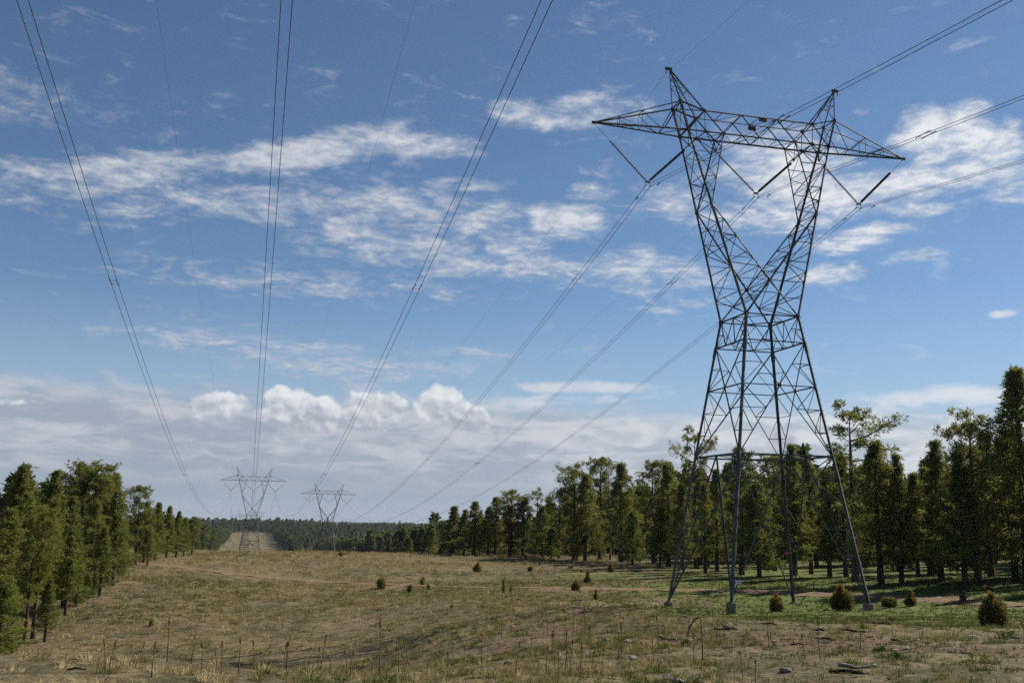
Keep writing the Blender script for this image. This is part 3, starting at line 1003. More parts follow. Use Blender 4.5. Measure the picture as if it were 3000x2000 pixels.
    for sx in (-1, 1):
        mb.angle((sx * TIX, -TY, TOPI), (sx * TOX, TY, TOP), 0.08)
        mb.angle((sx * TOX, -TY, TOP), (sx * TOX, TY, TOP), 0.09)
        mb.angle((sx * CHO, -TY, CHORD), (sx * TOX, TY, TOP), 0.07)
        mb.angle((sx * CHO, TY, CHORD), (sx * TOX, -TY, TOP), 0.07)
    fix_plates(mb.build('bridge_truss', M_STEEL, root))
    # pointed arms
    for sx in (-1, 1):
        mb = MB()
        tip = Vector((sx * ARM, 0, CHORD))
        for sy in (-1, 1):
            c0, t0 = Vector((sx * CHO, sy * TY, CHORD)), Vector((sx * TOX, sy * TY, TOP))
            lo = lambda t: lerp(c0, tip, t)
            hi = lambda t: lerp(t0, tip, t)
            mb.angle(c0, tip, 0.16, 0.025, (0, -sy, 1))
            mb.angle(t0, tip, 0.12, 0.02, (0, -sy, -1))
            tl = lambda x: (x - CHO) / (ARM - CHO)
            th = lambda x: (x - TOX) / (ARM - TOX)
            xa, xb, xc, xd = 9.1, 11.1, 9.45, 13.15
            mb.angle(t0, lo(tl(xa)), 0.09)
            mb.angle(hi(th(xb)), lo(tl(xc)), 0.075)
            mb.angle(hi(th(xb)), lo(tl(xb)), 0.06)
            mb.angle(hi(th(xd)), lo(tl(xb + 0.35)), 0.06)
            mb.angle(hi(th(xd)), lo(tl(xd)), 0.05)
        k = 1
        xs = [CHO, 9.1, 11.1, 13.15]
        for i, x in enumerate(xs):
            t = (x - CHO) / (ARM - CHO)
            a_, b_ = (lerp((sx * CHO, s * TY, CHORD), tip, t) for s in (-1, 1))
            mb.angle(a_, b_, 0.05)
            if i:
                tp = (xs[i - 1] - CHO) / (ARM - CHO)
                mb.angle(lerp((sx * CHO, -k * TY, CHORD), tip, tp), lerp((sx * CHO, k * TY, CHORD), tip, t), 0.06)
                k = -k
        for x in (11.1, 13.15):
            t = (x - TOX) / (ARM - TOX)
            mb.angle(lerp((sx * TOX, -TY, TOP), tip, t), lerp((sx * TOX, TY, TOP), tip, t), 0.05)
        mb.box(tip, (0.4, 0.16, 0.22))
        mb.build('cross_arm', M_STEEL, root)
    # earth-wire peaks
    for sx in (-1, 1):
        mb = MB()
        pk = Vector((sx * PKX, 0, PEAK))
        for sy in (-1, 1):
            t0, i0 = Vector((sx * TOX, sy * TY, TOP)), Vector((sx * TIX, sy * TY, TOPI))
            mb.angle(t0, pk, 0.11)
            mb.angle(i0, pk, 0.11)
            a1, a2 = lerp(t0, pk, 0.5), lerp(i0, pk, 0.5)
            mb.angle(a1, a2, 0.06)
            mb.angle(a2, t0, 0.06)
            a3, a4 = lerp(t0, pk, 0.75), lerp(i0, pk, 0.75)
            mb.angle(a2, a3, 0.05)
            mb.angle(a3, a4, 0.05)
        for f in (0.5, 0.75):
            for q in ((sx * TOX, TOP), (sx * TIX, TOPI)):
                mb.angle(lerp((q[0], -TY, q[1]), pk, f), lerp((q[0], TY, q[1]), pk, f), 0.05)
        mb.angle((sx * TOX, -TY, TOP), lerp((sx * TOX, TY, TOP), pk, 0.5), 0.05)
        mb.angle((sx * TIX, TY, TOPI), lerp((sx * TIX, -TY, TOPI), pk, 0.5), 0.05)
        mb.box(pk + Vector((sx * 0.12, 0, 0.02)), (0.62, 0.2, 0.2))
        mb.box(pk + Vector((sx * 0.36, 0, -0.25)), (0.06, 0.06, 0.4))
        mb.build('earth_wire_peak', M_STEEL, root)
    # brackets that carry the inner ends of the insulator strings
    for sx in (-1, 1):
        for x, z, c1, c2 in ((6.5, 39.75, CHO, CHM), (3.9, 39.5, CHI, CHM)):
            mb = MB()
            h = Vector((sx * x, 0, z))
            for sy in (-1, 1):
                mb.angle((sx * c1, sy * TY, CHORD), h, 0.07)
                mb.angle((sx * c2, sy * TY, CHORD), h, 0.09)
            mb.box(h, (0.14, 0.2, 0.22))
            mb.build('string_bracket', M_STEEL, root)
    return root


_angle = MB.angle


def _slim(s, a, b, w, th=None, toward=None):
    _angle(s, a, b, w * (0.82 if w < 0.165 else 1.0), th, toward)


MB.angle = _slim
TOWER = build_tower()
tag(TOWER, 'tall steel lattice pylon standing in the meadow right of centre', 'pylon', 'lattice pylons of the two power lines')

# other pylons: x, y, z of the base frame, label
OTHERS = [
    (-123.8, 488.14, -27.51, 0.24723, 'distant lattice pylon left of its twin, standing in the cleared corridor'),
    (-104.13, 583.10, -31.77, 0.23216, 'distant lattice pylon right of its twin, half hidden behind the crest'),
    (-265.0, 1025.0, -48.6, 0.25, 'faint pylon seen through the legs of the left distant pylon'),
    (-212.0, 960.0, -54.6, 0.25, 'faint pylon sunk in the hollow beside the shaded edge of the corridor'),
    (-530.0, 2150.0, -49.2, 0.25, 'faintest pylon at the far top of the cleared corridor'),
]
TW = [(T_POS, T_YAW)]
for (x, y, z, yaw, lab) in OTHERS:
    c = copy_tree(TOWER)
    c.location = (x, y, z)
    c.rotation_euler = (0, 0, yaw)
    c['label'] = lab
    TW.append((Vector((x, y, z)), yaw))


def at_tower(i, p):
    pos, yaw = TW[i]
    c, s = math.cos(yaw), math.sin(yaw)
    return Vector((c * p[0] - s * p[1] + pos.x, s * p[0] + c * p[1] + pos.y, p[2] + pos.z))


# ------------------------------------------------------------------ insulator strings
def insulator(upper_pts):
    """one V: two strings from the upper points to the apex at the origin of the empty"""
    root = empty('insulator_v_string')
    apex = Vector((0, 0, 0))
    for q in upper_pts:
        d = q.normalized()
        start, n, pitch = 0.32, 30, 0.152
        mb = MB()
        prof = []
        for i in range(n):
            h = start + i * pitch
            prof += [(0.045, h), (0.05, h + 0.05), (0.128, h + 0.072), (0.122, h + 0.098), (0.05, h + 0.115)]
        prof.append((0.04, start + n * pitch))
        mb.lathe(prof, apex, d, 14)
        mb.build('disc_string', M_PORCELAIN, root)
        for a_, b_, q_ in ((start + n * pitch - 0.02, q.length, 0.02), (0.1, start + 0.03, 0.028)):
            lk = MB()
            lk.tube([d * a_, d * b_], q_, 6)
            lk.build('link_rod', M_FITTING, root)
    yk = MB()
    prof = [(-0.26, 0.02), (-0.2, 0.14), (0.2, 0.14), (0.26, 0.02), (0.16, -0.06), (-0.16, -0.06)]
    vs = [(x, -0.012, z) for x, z in prof] + [(x, 0.012, z) for x, z in prof]
    yk.add(vs, [(0, 1, 2, 3, 4, 5), (11, 10, 9, 8, 7, 6)] + [(i, i + 6, (i + 1) % 6 + 6, (i + 1) % 6) for i in range(6)])
    yk.build('yoke_plate', M_FITTING, root)
    for s in (-1, 1):
        cl = MB()
        cl.tube([(s * 0.228, 0, 0.0), (s * 0.228, 0, -0.3)], 0.022, 6)
        cl.tube([(s * 0.228, -0.3, -0.385), (s * 0.228, -0.14, -0.345), (s * 0.228, 0.14, -0.345), (s * 0.228, 0.3, -0.385)], [0.02, 0.045, 0.045, 0.02], 8)
        cl.build('suspension_clamp', M_FITTING, root)
    return root


GI = 'insulator strings hung in a V from the pylons'
V_LEFT = insulator([Vector((-ARM + APX, 0, CHORD - 0.1 - APZ)), Vector((APX - 6.5, 0, 39.65 - APZ))])
V_MID = insulator([Vector((-3.9, 0, 39.4 - APZ)), Vector((3.9, 0, 39.4 - APZ))])
V_RIGHT = insulator([Vector((6.5 - APX, 0, 39.65 - APZ)), Vector((ARM - APX, 0, CHORD - 0.1 - APZ))])
PROTO = (V_LEFT, V_MID, V_RIGHT)
SIDE = ('left', 'middle', 'right')
NAMES = ('the near pylon', 'the left distant pylon', 'the right distant pylon', 'the faint pylon seen through the left pylon legs', 'the faint pylon in the hollow', 'the faintest far pylon')
used = set()
for ti in range(len(TW)):
    for k, px in enumerate((-APX, 0.0, APX)):
        o = PROTO[k] if ti == 0 else copy_tree(PROTO[k])
        o.location = at_tower(ti, (px, 0, APZ))
        o.rotation_euler = (0, 0, TW[ti][1])
        tag(o, 'dark V-shaped insulator, %s of three on %s' % (SIDE[k], NAMES[ti]), 'insulator', GI)

# ------------------------------------------------------------------ conductors and earth wires
LINE_DIR = Vector((math.sin(math.radians(-14.24)), math.cos(math.radians(-14.24)), 0))
A_COND, A_EARTH = 2.95e-4, 1.62e-4
DAMP, SPACER = [], []


def wire(name, p0, p1, a, rad, label, cat, group, n=72):
    """a parabola z = z0 + b s + a s^2 between two points"""
    L = math.hypot(p1.x - p0.x, p1.y - p0.y)
    b = (p1.z - p0.z) / L - a * L
    # closer steps towards the near end of the span
    pts = []
    for i in range(n + 1):
        s = L * i / n
        q = p0.lerp(p1, s / L)
        q.z = p0.z + b * s + a * s * s
        pts.append(q)
    mb = MB()
    mb.tube(pts, rad, 6)
    o = mb.build(name, M_WIRE, None, True)
    tag(o, label, cat, group)

    def at(s):
        q = p0.lerp(p1, s / L)
        q.z = p0.z + b * s + a * s * s
        return q
    return at


def span(start, end, who, earth_a=A_EARTH, cond_a=A_COND, spacers=(), dampers=True, fine=72):
    """start / end: functions local point -> world; six conductors and two earth wires"""
    for k, px in enumerate((-APX, 0.0, APX)):
        pair = []
        for s, nm in ((-1, 'left'), (1, 'right')):
            p0 = start((px + s * 0.228, 0, APZ - 0.36))
            p1 = end((px + s * 0.228, 0, APZ - 0.36))
            f = wire('conductor', p0, p1, cond_a, 0.0185, '%s wire of the %s pair %s' % (nm, SIDE[k], who), 'power line', 'twin conductors of the two power lines', fine)
            pair.append(f)
        for s in spacers[k] if spacers else ():
            SPACER.append((pair[0](s), pair[1](s), who, SIDE[k]))
        if dampers:
            DAMP.append((pair[0](1.9) if dampers == 'l' else pair[1](1.9), (p1 - p0).normalized(), who, SIDE[k]))
    for s, nm in ((-1, 'left'), (1, 'right')):
        p0, p1 = start((s * PKX + s * 0.36, 0, PEAK - 0.45)), end((s * PKX + s * 0.36, 0, PEAK - 0.45))
        wire('earth_wire', p0, p1, earth_a, 0.0065, 'thin %s earth wire %s' % (nm, who), 'earth wire', 'thin earth wires of the two power lines', fine)


def tw(i):
    return lambda p: at_tower(i, p)


def virtual(ref, dist, drop):
    """attachment points of a pylon outside the view, dist metres down the line"""
    pos, yaw = TW[ref]
    q = pos + LINE_DIR * dist + Vector((0, 0, drop))

    def f(p):
        c, s = math.cos(yaw), math.sin(yaw)
        return Vector((c * p[0] - s * p[1] + q.x, s * p[0] + c * p[1] + q.y, p[2] + q.z))
    return f


# near line, from the left distant pylon back over the camera (ends 60 m behind it)
zc = lambda s: 2.91e-4 * s * s + 0.108 * s
span(tw(1), virtual(1, -565.0, zc(-565.0)), 'passing over the camera', earth_a=A_EARTH, cond_a=2.91e-4,
     spacers=((430.5, 340.0), (432.0, 343.0), (434.0, 346.0)), dampers='r', fine=96)
# far line: near pylon to the right distant pylon, and back over the right edge of the picture
span(tw(0), tw(2), 'from the near pylon to the right distant pylon', spacers=((20.0, 112.0), (19.0, 114.0), (21.0, 116.0)), dampers='l', fine=96)
span(tw(0), virtual(0, -400.0, A_COND * 160000 - 0.13 * 400), 'leaving the near pylon to the upper right', spacers=((23.0, 90.0), (23.5, 90.0), (24.0, 90.0)), dampers='r')
# onward spans
span(tw(1), tw(3), 'beyond the left distant pylon', dampers=False, fine=40)
span(tw(2), tw(4), 'beyond the right distant pylon', dampers=False, fine=40)
span(tw(3), tw(5), 'on the last span up the far corridor', dampers=False, fine=40, cond_a=1.2e-4)

# vibration dampers and spacers
proto = None
for (p, d, who, side) in DAMP:
    if proto is None:
        proto = empty('vibration_damper')
        mb = MB()
        mb.box((0, 0, -0.06), (0.05, 0.06, 0.14))
        mb.tube([(0, -0.2, -0.12), (0, 0.2, -0.12)], 0.008, 6)
        mb.build('clamp_arm', M_FITTING, proto)
        for s in (-1, 1):
            w = MB()
            w.lathe([(0.02, 0.0), (0.05, 0.03), (0.055, 0.14), (0.03, 0.17)], (0, s * 0.12, -0.13), (0, s, -0.25), 10)
            w.build('damper_weight', M_PORCELAIN, proto)
        o = proto
    else:
        o = copy_tree(proto)
    o.location = p
    o.rotation_euler = (0, 0, math.atan2(-d.x, d.y))
    tag(o, 'two-weight damper on the %s pair %s' % (side, who), 'damper', 'vibration dampers beside the insulators')
proto = None
for i, (p, q, who, side) in enumerate(SPACER):
    if proto is None:
        proto = empty('line_spacer')
        for s in (-1, 1):
            w = MB()
            w.tube([(s * 0.228, y, 0.02 * math.sin(y * 40)) for y in np.linspace(-0.75, 0.75, 16)], 0.028, 6)
            w.build('wire_wrap', M_WIRE, proto)
        for y0 in (-0.42, 0.42):
            w = MB()
            w.tube([(0.228 * math.cos(a), y0 * (1 + 0.22 * math.sin(a)), 0.0) for a in np.linspace(0, math.pi, 12)], 0.011, 6)
            w.build('spacer_bow', M_FITTING, proto)
        o = proto
    else:
        o = copy_tree(proto)
    o.location = (p + q) / 2
    o.rotation_euler = (0, 0, math.atan2(-LINE_DIR.x, LINE_DIR.y))
    tag(o, '%s bowed spacer on the %s pair %s' % (('nearer', 'farther')[i % 2], side, who), 'spacer', 'spacers between the twin conductors')


# ------------------------------------------------------------------ signs on the near pylon
def rows(pattern):
    return [r for r in pattern.split('/')]


def sign_frame(name, local, size, mat, facing=-1):
    e = empty(name, at_tower(0, local), T_YAW)
    mb = MB()
    mb.box((0, 0, 0), (size[0], 0.015, size[1]))
    pl = mb.build('plate', mat, e)
    return e, pl


n_sign, n_sign_plate = sign_frame('number_sign', (0.28, -TY - 0.12, TOPI - 0.24), (0.78, 0.40), M_SIGN_DARK)
tag(n_sign, 'dark plate numbered 54 in yellow under the near top chord of the pylon', 'sign')
seg = {'5': [((-.07, .13), (.07, .13)), ((-.07, .13), (-.07, .01)), ((-.07, .01), (.05, .01)), ((.05, .01), (.07, -.03)), ((.07, -.03), (.07, -.10)), ((.07, -.10), (.04, -.13)), ((.04, -.13), (-.07, -.13))],
       '4': [((.03, -.13), (.03, .13)), ((.03, .13), (-.07, -.03)), ((-.07, -.03), (.08, -.03))]}
for ch, cx in (('5', -0.17), ('4', 0.17)):
    mb = MB()
    for (a, b) in seg[ch]:
        a, b = Vector((cx + a[0], -0.0095, a[1])), Vector((cx + b[0], -0.0095, b[1]))
        d = (b - a).normalized()
        mb.box((a + b) / 2, ((b - a).length + 0.03, 0.004, 0.034), (d, Vector((0, 1, 0)), d.cross(Vector((0, 1, 0)))))
    mb.build('digit', M_YELLOW, n_sign_plate)
b_sign, b_sign_plate = sign_frame('number_sign', (0.30, TY + 0.12, TOPI - 0.24), (0.78, 0.42), M_SIGN_RUST)
tag(b_sign, 'blank reddish back of the plate under the far top chord of the pylon', 'sign')
w_pos = body(2.12, -1, -1) + Vector((0.42, -0.12, -0.05))
w_sign, w_sign_plate = sign_frame('warning_sign', w_pos, (0.47, 0.29), M_SIGN_WHITE)
tag(w_sign, 'small white warning sign beside the nearest pylon leg', 'sign')
mb = MB()
mb.box((-0.15, -0.0095, 0.125), (0.16, 0.004, 0.03))
mb.box((0.13, -0.0095, 0.125), (0.2, 0.004, 0.03))
mb.build('red_heading', M_RED, w_sign_plate)
mb = MB()
for i, (x, w) in enumerate(((-0.12, 0.1), (0.0, 0.06), (0.1, 0.09))):
    mb.box((x, -0.0095, -0.02), (w, 0.004, 0.03))
    mb.box((x + 0.02, -0.0095, -0.075), (w * 0.8, 0.004, 0.024))
mb.box((0.02, -0.0095, 0.05), (0.05, 0.004, 0.05))
mb.build('lettering', M_BLACK, w_sign_plate)
p_sign, p_sign_plate = sign_frame('marker_plate', body(3.92, 1, 1) + Vector((-0.36, -0.16, 0)), (0.42, 0.26), M_PINK)
tag(p_sign, 'bright pink marker plate beside the rear right pylon leg', 'sign')
mb = MB()
mb.box((0, -0.0095, 0.11), (0.42, 0.004, 0.012))
mb.build('edge_strip', M_RED, p_sign_plate)


# ------------------------------------------------------------------ trees
def unit(v):
    return v / np.maximum(np.linalg.norm(v, axis=-1, keepdims=True), 1e-9)


def needle_clumps(C, D, size, K, r, width=0.17, tint=None):
    """K pointed blades round every clump centre C, leaning towards D. Returns verts, faces, tint."""
    n = len(C)
    dirs = unit(unit(r.normal(size=(n, K, 3))) + D[:, None, :] * 0.75 + np.array([0, 0, 0.25]))
    L = size[:, None] * r.uniform(0.65, 1.25, (n, K))
    side = unit(np.cross(dirs, unit(r.normal(size=(n, K, 3)))))
    base = C[:, None, :] + dirs * (L * 0.05)[..., None] + r.normal(size=(n, K, 3)) * (size * 0.16)[:, None, None]
    w = (L * width)[..., None]
    tip = base + dirs * L[..., None]
    mid = base + dirs * (L * 0.45)[..., None]
    V = np.stack([base, mid + side * w, tip, mid - side * w], 2).reshape(-1, 3)
    F = np.arange(len(V)).reshape(-1, 4)
    if tint is None:
        tint = np.clip(r.normal(0.45, 0.25, n), 0, 1)
    T = np.repeat(np.clip(tint[:, None] + r.normal(0, 0.10, (n, K)), 0, 1).ravel(), 4)
    return V, F, T


def crown_radius(kind, t):
    if kind == 'cone':
        return (1 - t) ** 0.85 * min(1, 0.5 + t / 0.16)
    if kind == 'dense':
        return (max(0, 1 - t) ** 0.92) * min(1, 0.62 + t / 0.20)
    if kind == 'bushy':
        return (max(0, 1 - t) ** 0.7) * min(1, 0.6 + t / 0.18)
    if kind == 'mid':
        return (max(0, 1 - t) ** 0.72) * min(1, 0.45 + t / 0.25)
    if kind in ('tall', 'lone'):
        return max(0, math.sin(math.pi * min(1, 0.14 + 0.80 * t))) ** 0.6
    if kind == 'tuft':
        return max(0, math.sin(math.pi * min(1, 0.15 + 0.8 * t))) ** 0.5
    return 1.0


#        crown base, crown radius (share of height), branches, clumps per branch, blades, droop, clump size (m at 15 m height)
KINDS = {
    'cone':  (0.12, 0.215, 74, 10, 8, -0.06, 0.36),
    'dense': (0.12, 0.240, 74, 11, 8, 0.00, 0.37),
    'bushy': (0.07, 0.270, 70, 11, 8, 0.10, 0.46),
    'mid':   (0.18, 0.225, 58, 11, 8, 0.00, 0.37),
    'tall':  (0.38, 0.180, 42, 12, 8, 0.05, 0.34),
    'lone':  (0.50, 0.195, 22, 13, 8, 0.08, 0.34),
    'tuft':  (0.64, 0.125, 22, 12, 8, 0.10, 0.35),
    'brown': (0.16, 0.160, 48, 8, 7, -0.10, 0.36),
}
H0 = 15.0


def pine_meshes(kind, seed, lean=0.0):
    r = np.random.default_rng(seed)
    shape = 'cone' if kind == 'brown' else kind
    cb, cr, nb, nc, K, droop, cs = KINDS[kind]
    R = cr * H0 * r.uniform(0.88, 1.12)
    cb *= r.uniform(0.75, 1.25)
    lop_a = r.uniform(0.08, 0.28)
    tr = MB()
    k1, k2 = r.uniform(-1, 1, 2) * 0.15

    def axis(z):
        t = z / H0
        return np.array([k1 * math.sin(t * 3) + lean * t * t * H0, k2 * math.sin(t * 2.4), z])
    rb = 0.0235 * H0
    zs = np.linspace(-0.5, H0 * 0.985, 15)
    rad = [rb * (1.12 if z < 0.3 else 1) * max(0.06, (1 - max(z, 0) / H0)) ** 0.8 for z in zs]
    tr.tube([axis(z) for z in zs], rad, 9)
    C, D, S, T = [], [], [], []
    gold = r.uniform(0, 6.28)
    lop = r.uniform(0, 6.28)
    for b in range(nb):
        t = ((b + r.uniform(0, 1)) / nb) ** 0.9
        z = H0 * (cb + (1 - cb) * t * 0.985)
        gold += 2.4 + r.normal(0, 0.35)
        rr = R * crown_radius(shape, t) * (r.uniform(0.72, 1.12) if kind in ('cone', 'dense', 'bushy') else r.uniform(0.55, 1.15))
        rr *= (1 + lop_a * math.cos(gold - lop)) * (1 + 0.16 * math.sin(t * 17 + lop * 3))
        if kind in ('tall', 'lone', 'mid', 'tuft'):
            rr *= r.choice([0.55, 1.0, 1.15], p=[0.22, 0.5, 0.28])
        rr = max(rr, 0.24)
        out = np.array([math.cos(gold), math.sin(gold), 0])
        rise = droop + 0.85 * t ** 1.5 + r.normal(0, 0.08)
        p0 = axis(z)
        pts = [p0 + out * rr * u + np.array([0, 0, rr * (rise * u - 0.30 * u * (1 - u))]) for u in (0, 0.35, 0.7, 1.0)]
        br = 0.012 * rr + 0.014
        tr.tube(pts, [br * 1.5, br, br * 0.7, br * 0.3], 4, False)
        lat = np.cross(out, [0, 0, 1])
        ns = max(2, int(round(1.6 + 3.0 * rr / R + r.uniform(-0.6, 0.6))))
        lo_u = 0.30 if kind not in ('lone', 'tall', 'tuft') else 0.55
        for q in range(ns):
            u = 1.0 - (1 - lo_u) * (q / max(ns - 0.4, 1)) ** 0.8 * r.uniform(0.75, 1.1) if q else 1.0
            c = p0 + out * rr * u + np.array([0, 0, rr * (rise * u - 0.30 * u * (1 - u)) + 0.06])
            if q:
                c = c + lat * r.choice([-1, 1]) * rr * r.uniform(0.10, 0.34) * (0.5 + 0.5 * u)
            m = max(3, int(nc * r.uniform(0.7, 1.25)))
            sg = 0.16 + 0.055 * rr
            P = c + r.normal(0, 1, (m, 3)) * np.array([sg, sg, sg * 0.62])
            C.append(P)
            D.append(unit(unit(P - c) * 0.7 + out * 0.55 + np.array([0, 0, 0.5])))
            S.append(r.uniform(0.8, 1.25, m) * cs)
            T.append(np.clip(r.normal(0.45, 0.20) + r.normal(0, 0.10, m), 0, 1))
    # leader
    zt = H0 * np.array([0.955, 0.975, 0.995, 1.0])
    C.append(np.array([axis(z) for z in zt]))
    D.append(np.tile([0, 0, 1.0], (4, 1)))
    S.append(np.full(4, cs * 0.9))
    T.append(np.full(4, 0.6))
    if kind in ('tall', 'lone', 'mid', 'tuft'):                # dead stubs below the crown
        for _ in range(12):
            z = H0 * r.uniform(0.16, cb)
            a = r.uniform(0, 6.28)
            L = r.uniform(0.3, 1.1)
            p0 = axis(z)
            tr.tube([p0, p0 + np.array([math.cos(a), math.sin(a), r.uniform(-.35, .1)]) * L], [0.03, 0.008], 4, False)
    V, F, Tn = needle_clumps(np.concatenate(C), np.concatenate(D), np.concatenate(S), K, r, 0.115, np.concatenate(T))
    mat = {'bushy': M_PINE_FRESH, 'brown': M_BROWN}.get(kind, M_PINE)
    return tr.mesh('trunk', M_BARK, True), mesh_np('crown', V, F, mat, False, {'tint': Tn})


def snag_mesh(seed):
    r = np.random.default_rng(seed)
    tr, br = MB(), MB()
    zs = np.linspace(-0.5, H0, 12)
    ax = lambda z: np.array([0.25 * math.sin(z * 0.3), 0.2 * math.sin(z * 0.23 + 1), z])
    tr.tube([ax(z) for z in zs], [0.20 * max(0.05, 1 - z / H0) ** 0.7 + 0.012 for z in zs], 7)
    for _ in range(34):
        z = H0 * r.uniform(0.35, 0.99)
        a = r.uniform(0, 6.28)
        L = r.uniform(0.4, 1.7) * (1.25 - z / H0)
        o = np.array([math.cos(a), math.sin(a), 0])
        p = ax(z)
        pts = [p, p + o * L * 0.5 + np.array([0, 0, 0.05 * L]), p + o * L + np.array([0, 0, r.uniform(-0.2, 0.45) * L])]
        br.tube(pts, [0.035, 0.022, 0.008], 4, False)
        q = pts[1]
        o2 = np.array([math.cos(a + r.uniform(-1, 1)), math.sin(a + r.uniform(-1, 1)), 0.3])
        br.tube([q, q + o2 * L * 0.4], [0.016, 0.006], 4, False)
    return tr.mesh('trunk', M_DEADWOOD, True), br.mesh('dead_branches', M_DEADWOOD, True)


VARIANTS = {}
for kd, seeds in (('cone', (1, 2, 3, 31)), ('dense', (4, 5, 6, 7, 32, 33)), ('bushy', (8, 9, 10)), ('mid', (11, 12, 13, 34)), ('tall', (14, 15, 35)), ('lone', (16, 17)), ('tuft', (18,)), ('brown', (19,))):
    VARIANTS[kd] = [pine_meshes(kd, sd, 0.012 if kd == 'tuft' else 0.0) for sd in seeds]
VARIANTS['snag'] = [snag_mesh(21), snag_mesh(22)]
trng = np.random.default_rng(77)


def plant_tree(kind, x, y, h, label, group, name='pine_tree', wide=None, cat='pine tree'):
    tm, cm = VARIANTS[kind][int(trng.integers(len(VARIANTS[kind])))]
    s = h / H0
    w = s ** (0.85 if s > 0.75 else 1.0) * (wide if wide else trng.uniform(0.9, 1.12))
    root = empty(name, (x, y, gz(x, y)), trng.uniform(0, 6.28), 0, 0, (w, w, s))
    link('trunk', tm, root)
    link('dead_branches' if kind == 'snag' else 'crown', cm, root)
    tag(root, label, cat, group)
    return root


TREES_R = [
('r1','tall',48.9,105.8,17.1),
('r2','dense',47.0,104.7,13.7),
('r3','cone',48.5,113.9,15.4),
('r4','cone',43.8,113.3,14.0),
('r5','dense',41.2,112.4,15.5),
('r6','lone',40.5,118.5,19.7),
('r7','dense',53.8,105.3,22.3),
('r8','mid',57.4,120.8,16.6),
('r9','bushy',33.2,134.2,12.1),
('r10','mid',33.0,143.5,17.6),
('r11','cone',39.3,139.3,17.4),
('r12','mid',42.3,141.8,15.0),
('r13','tall',40.9,155.7,16.7),
('r14','mid',28.9,148.7,12.8),
('r15','lone',31.3,168.6,21.8),
('r16','dense',27.9,176.1,17.6),
('r17','bushy',26.2,174.8,9.9),
('r18','tall',27.5,191.3,18.6),
('r19','bushy',22.4,182.1,9.4),
('r20','dense',22.0,197.0,18.7),
('r21','snag',20.4,204.0,18.9),
('r22','tall',18.7,206.9,19.6),
('r23','dense',15.3,200.4,16.7),
('r24','tall',13.4,205.8,18.1),
('r25','bushy',13.9,203.0,7.8),
('r26','bushy',8.9,207.8,5.9),
('r27','dense',7.3,212.1,10.5),
('r28','tall',10.5,208.2,13.1),
('r29','mid',8.7,217.8,12.5),
('r30','lone',6.3,220.7,13.7),
('r31','dense',3.3,219.7,12.4),
('r32','tall',0.7,218.7,13.6),
('r33','mid',-2.6,221.5,12.4),
('r34','dense',-4.3,224.7,10.4),
('r35','mid',-7.4,221.4,11.4),
('r36','dense',-12.1,225.4,10.4),
('r37','cone',-9.7,226.5,9.7),
('r38','bushy',1.5,227.2,3.3),
('r39','mid',50.5,125.2,12.5),
('r40','dense',43.0,129.3,14.4),
('r41','brown',0.2,216.7,10.7),
('r42','mid',41.3,130.6,13.5),
('r43','mid',55.9,112.1,15.4),
('r44','dense',32.6,158.4,15.4),
('r45','dense',28.4,165.1,13.6),
]
TREES_L = [
('l1','bushy',-30.8,62.8,5.1),
('l2','tall',-36.3,78.0,7.4),
('l3','tall',-36.2,79.1,9.5),
('l4','mid',-34.2,76.7,4.5),
('l5','mid',-38.6,90.1,6.7),
('l6','bushy',-41.5,103.0,2.0),
('l7','dense',-41.5,84.4,9.3),
('l8','dense',-48.6,100.9,12.7),
('l9','dense',-47.6,105.8,12.0),
('l10','tall',-48.2,114.2,12.4),
('l11','tuft',-45.2,110.1,12.2),
('l12','cone',-46.6,119.2,11.7),
('l13','tall',-51.4,140.9,10.3),
('l14','snag',-49.8,131.9,9.8),
('l15','dense',-53.1,148.8,8.6),
('l16','dense',-53.6,155.0,8.5),
('l17','dense',-54.6,163.1,8.1),
('l18','dense',-57.0,179.2,6.5),
('l19','tall',-57.4,185.3,6.8),
('l20','dense',-40.4,93.7,9.8),
('l21','dense',-40.6,90.3,9.8),
('l22','dense',-43.5,112.9,7.4),
('l23','dense',-49.9,141.4,5.4),
('l24','dense',-40.2,101.3,6.7),
('l25','mid',-44.2,108.3,9.1),
('l26','bushy',-50.3,133.9,2.8),
('l27','mid',-42.9,90.3,10.3),
('l28','bushy',-40.4,99.1,2.1),
('l29','cone',-55.7,171.2,7.5),
('l30','bushy',-39.8,95.0,4.1),
]
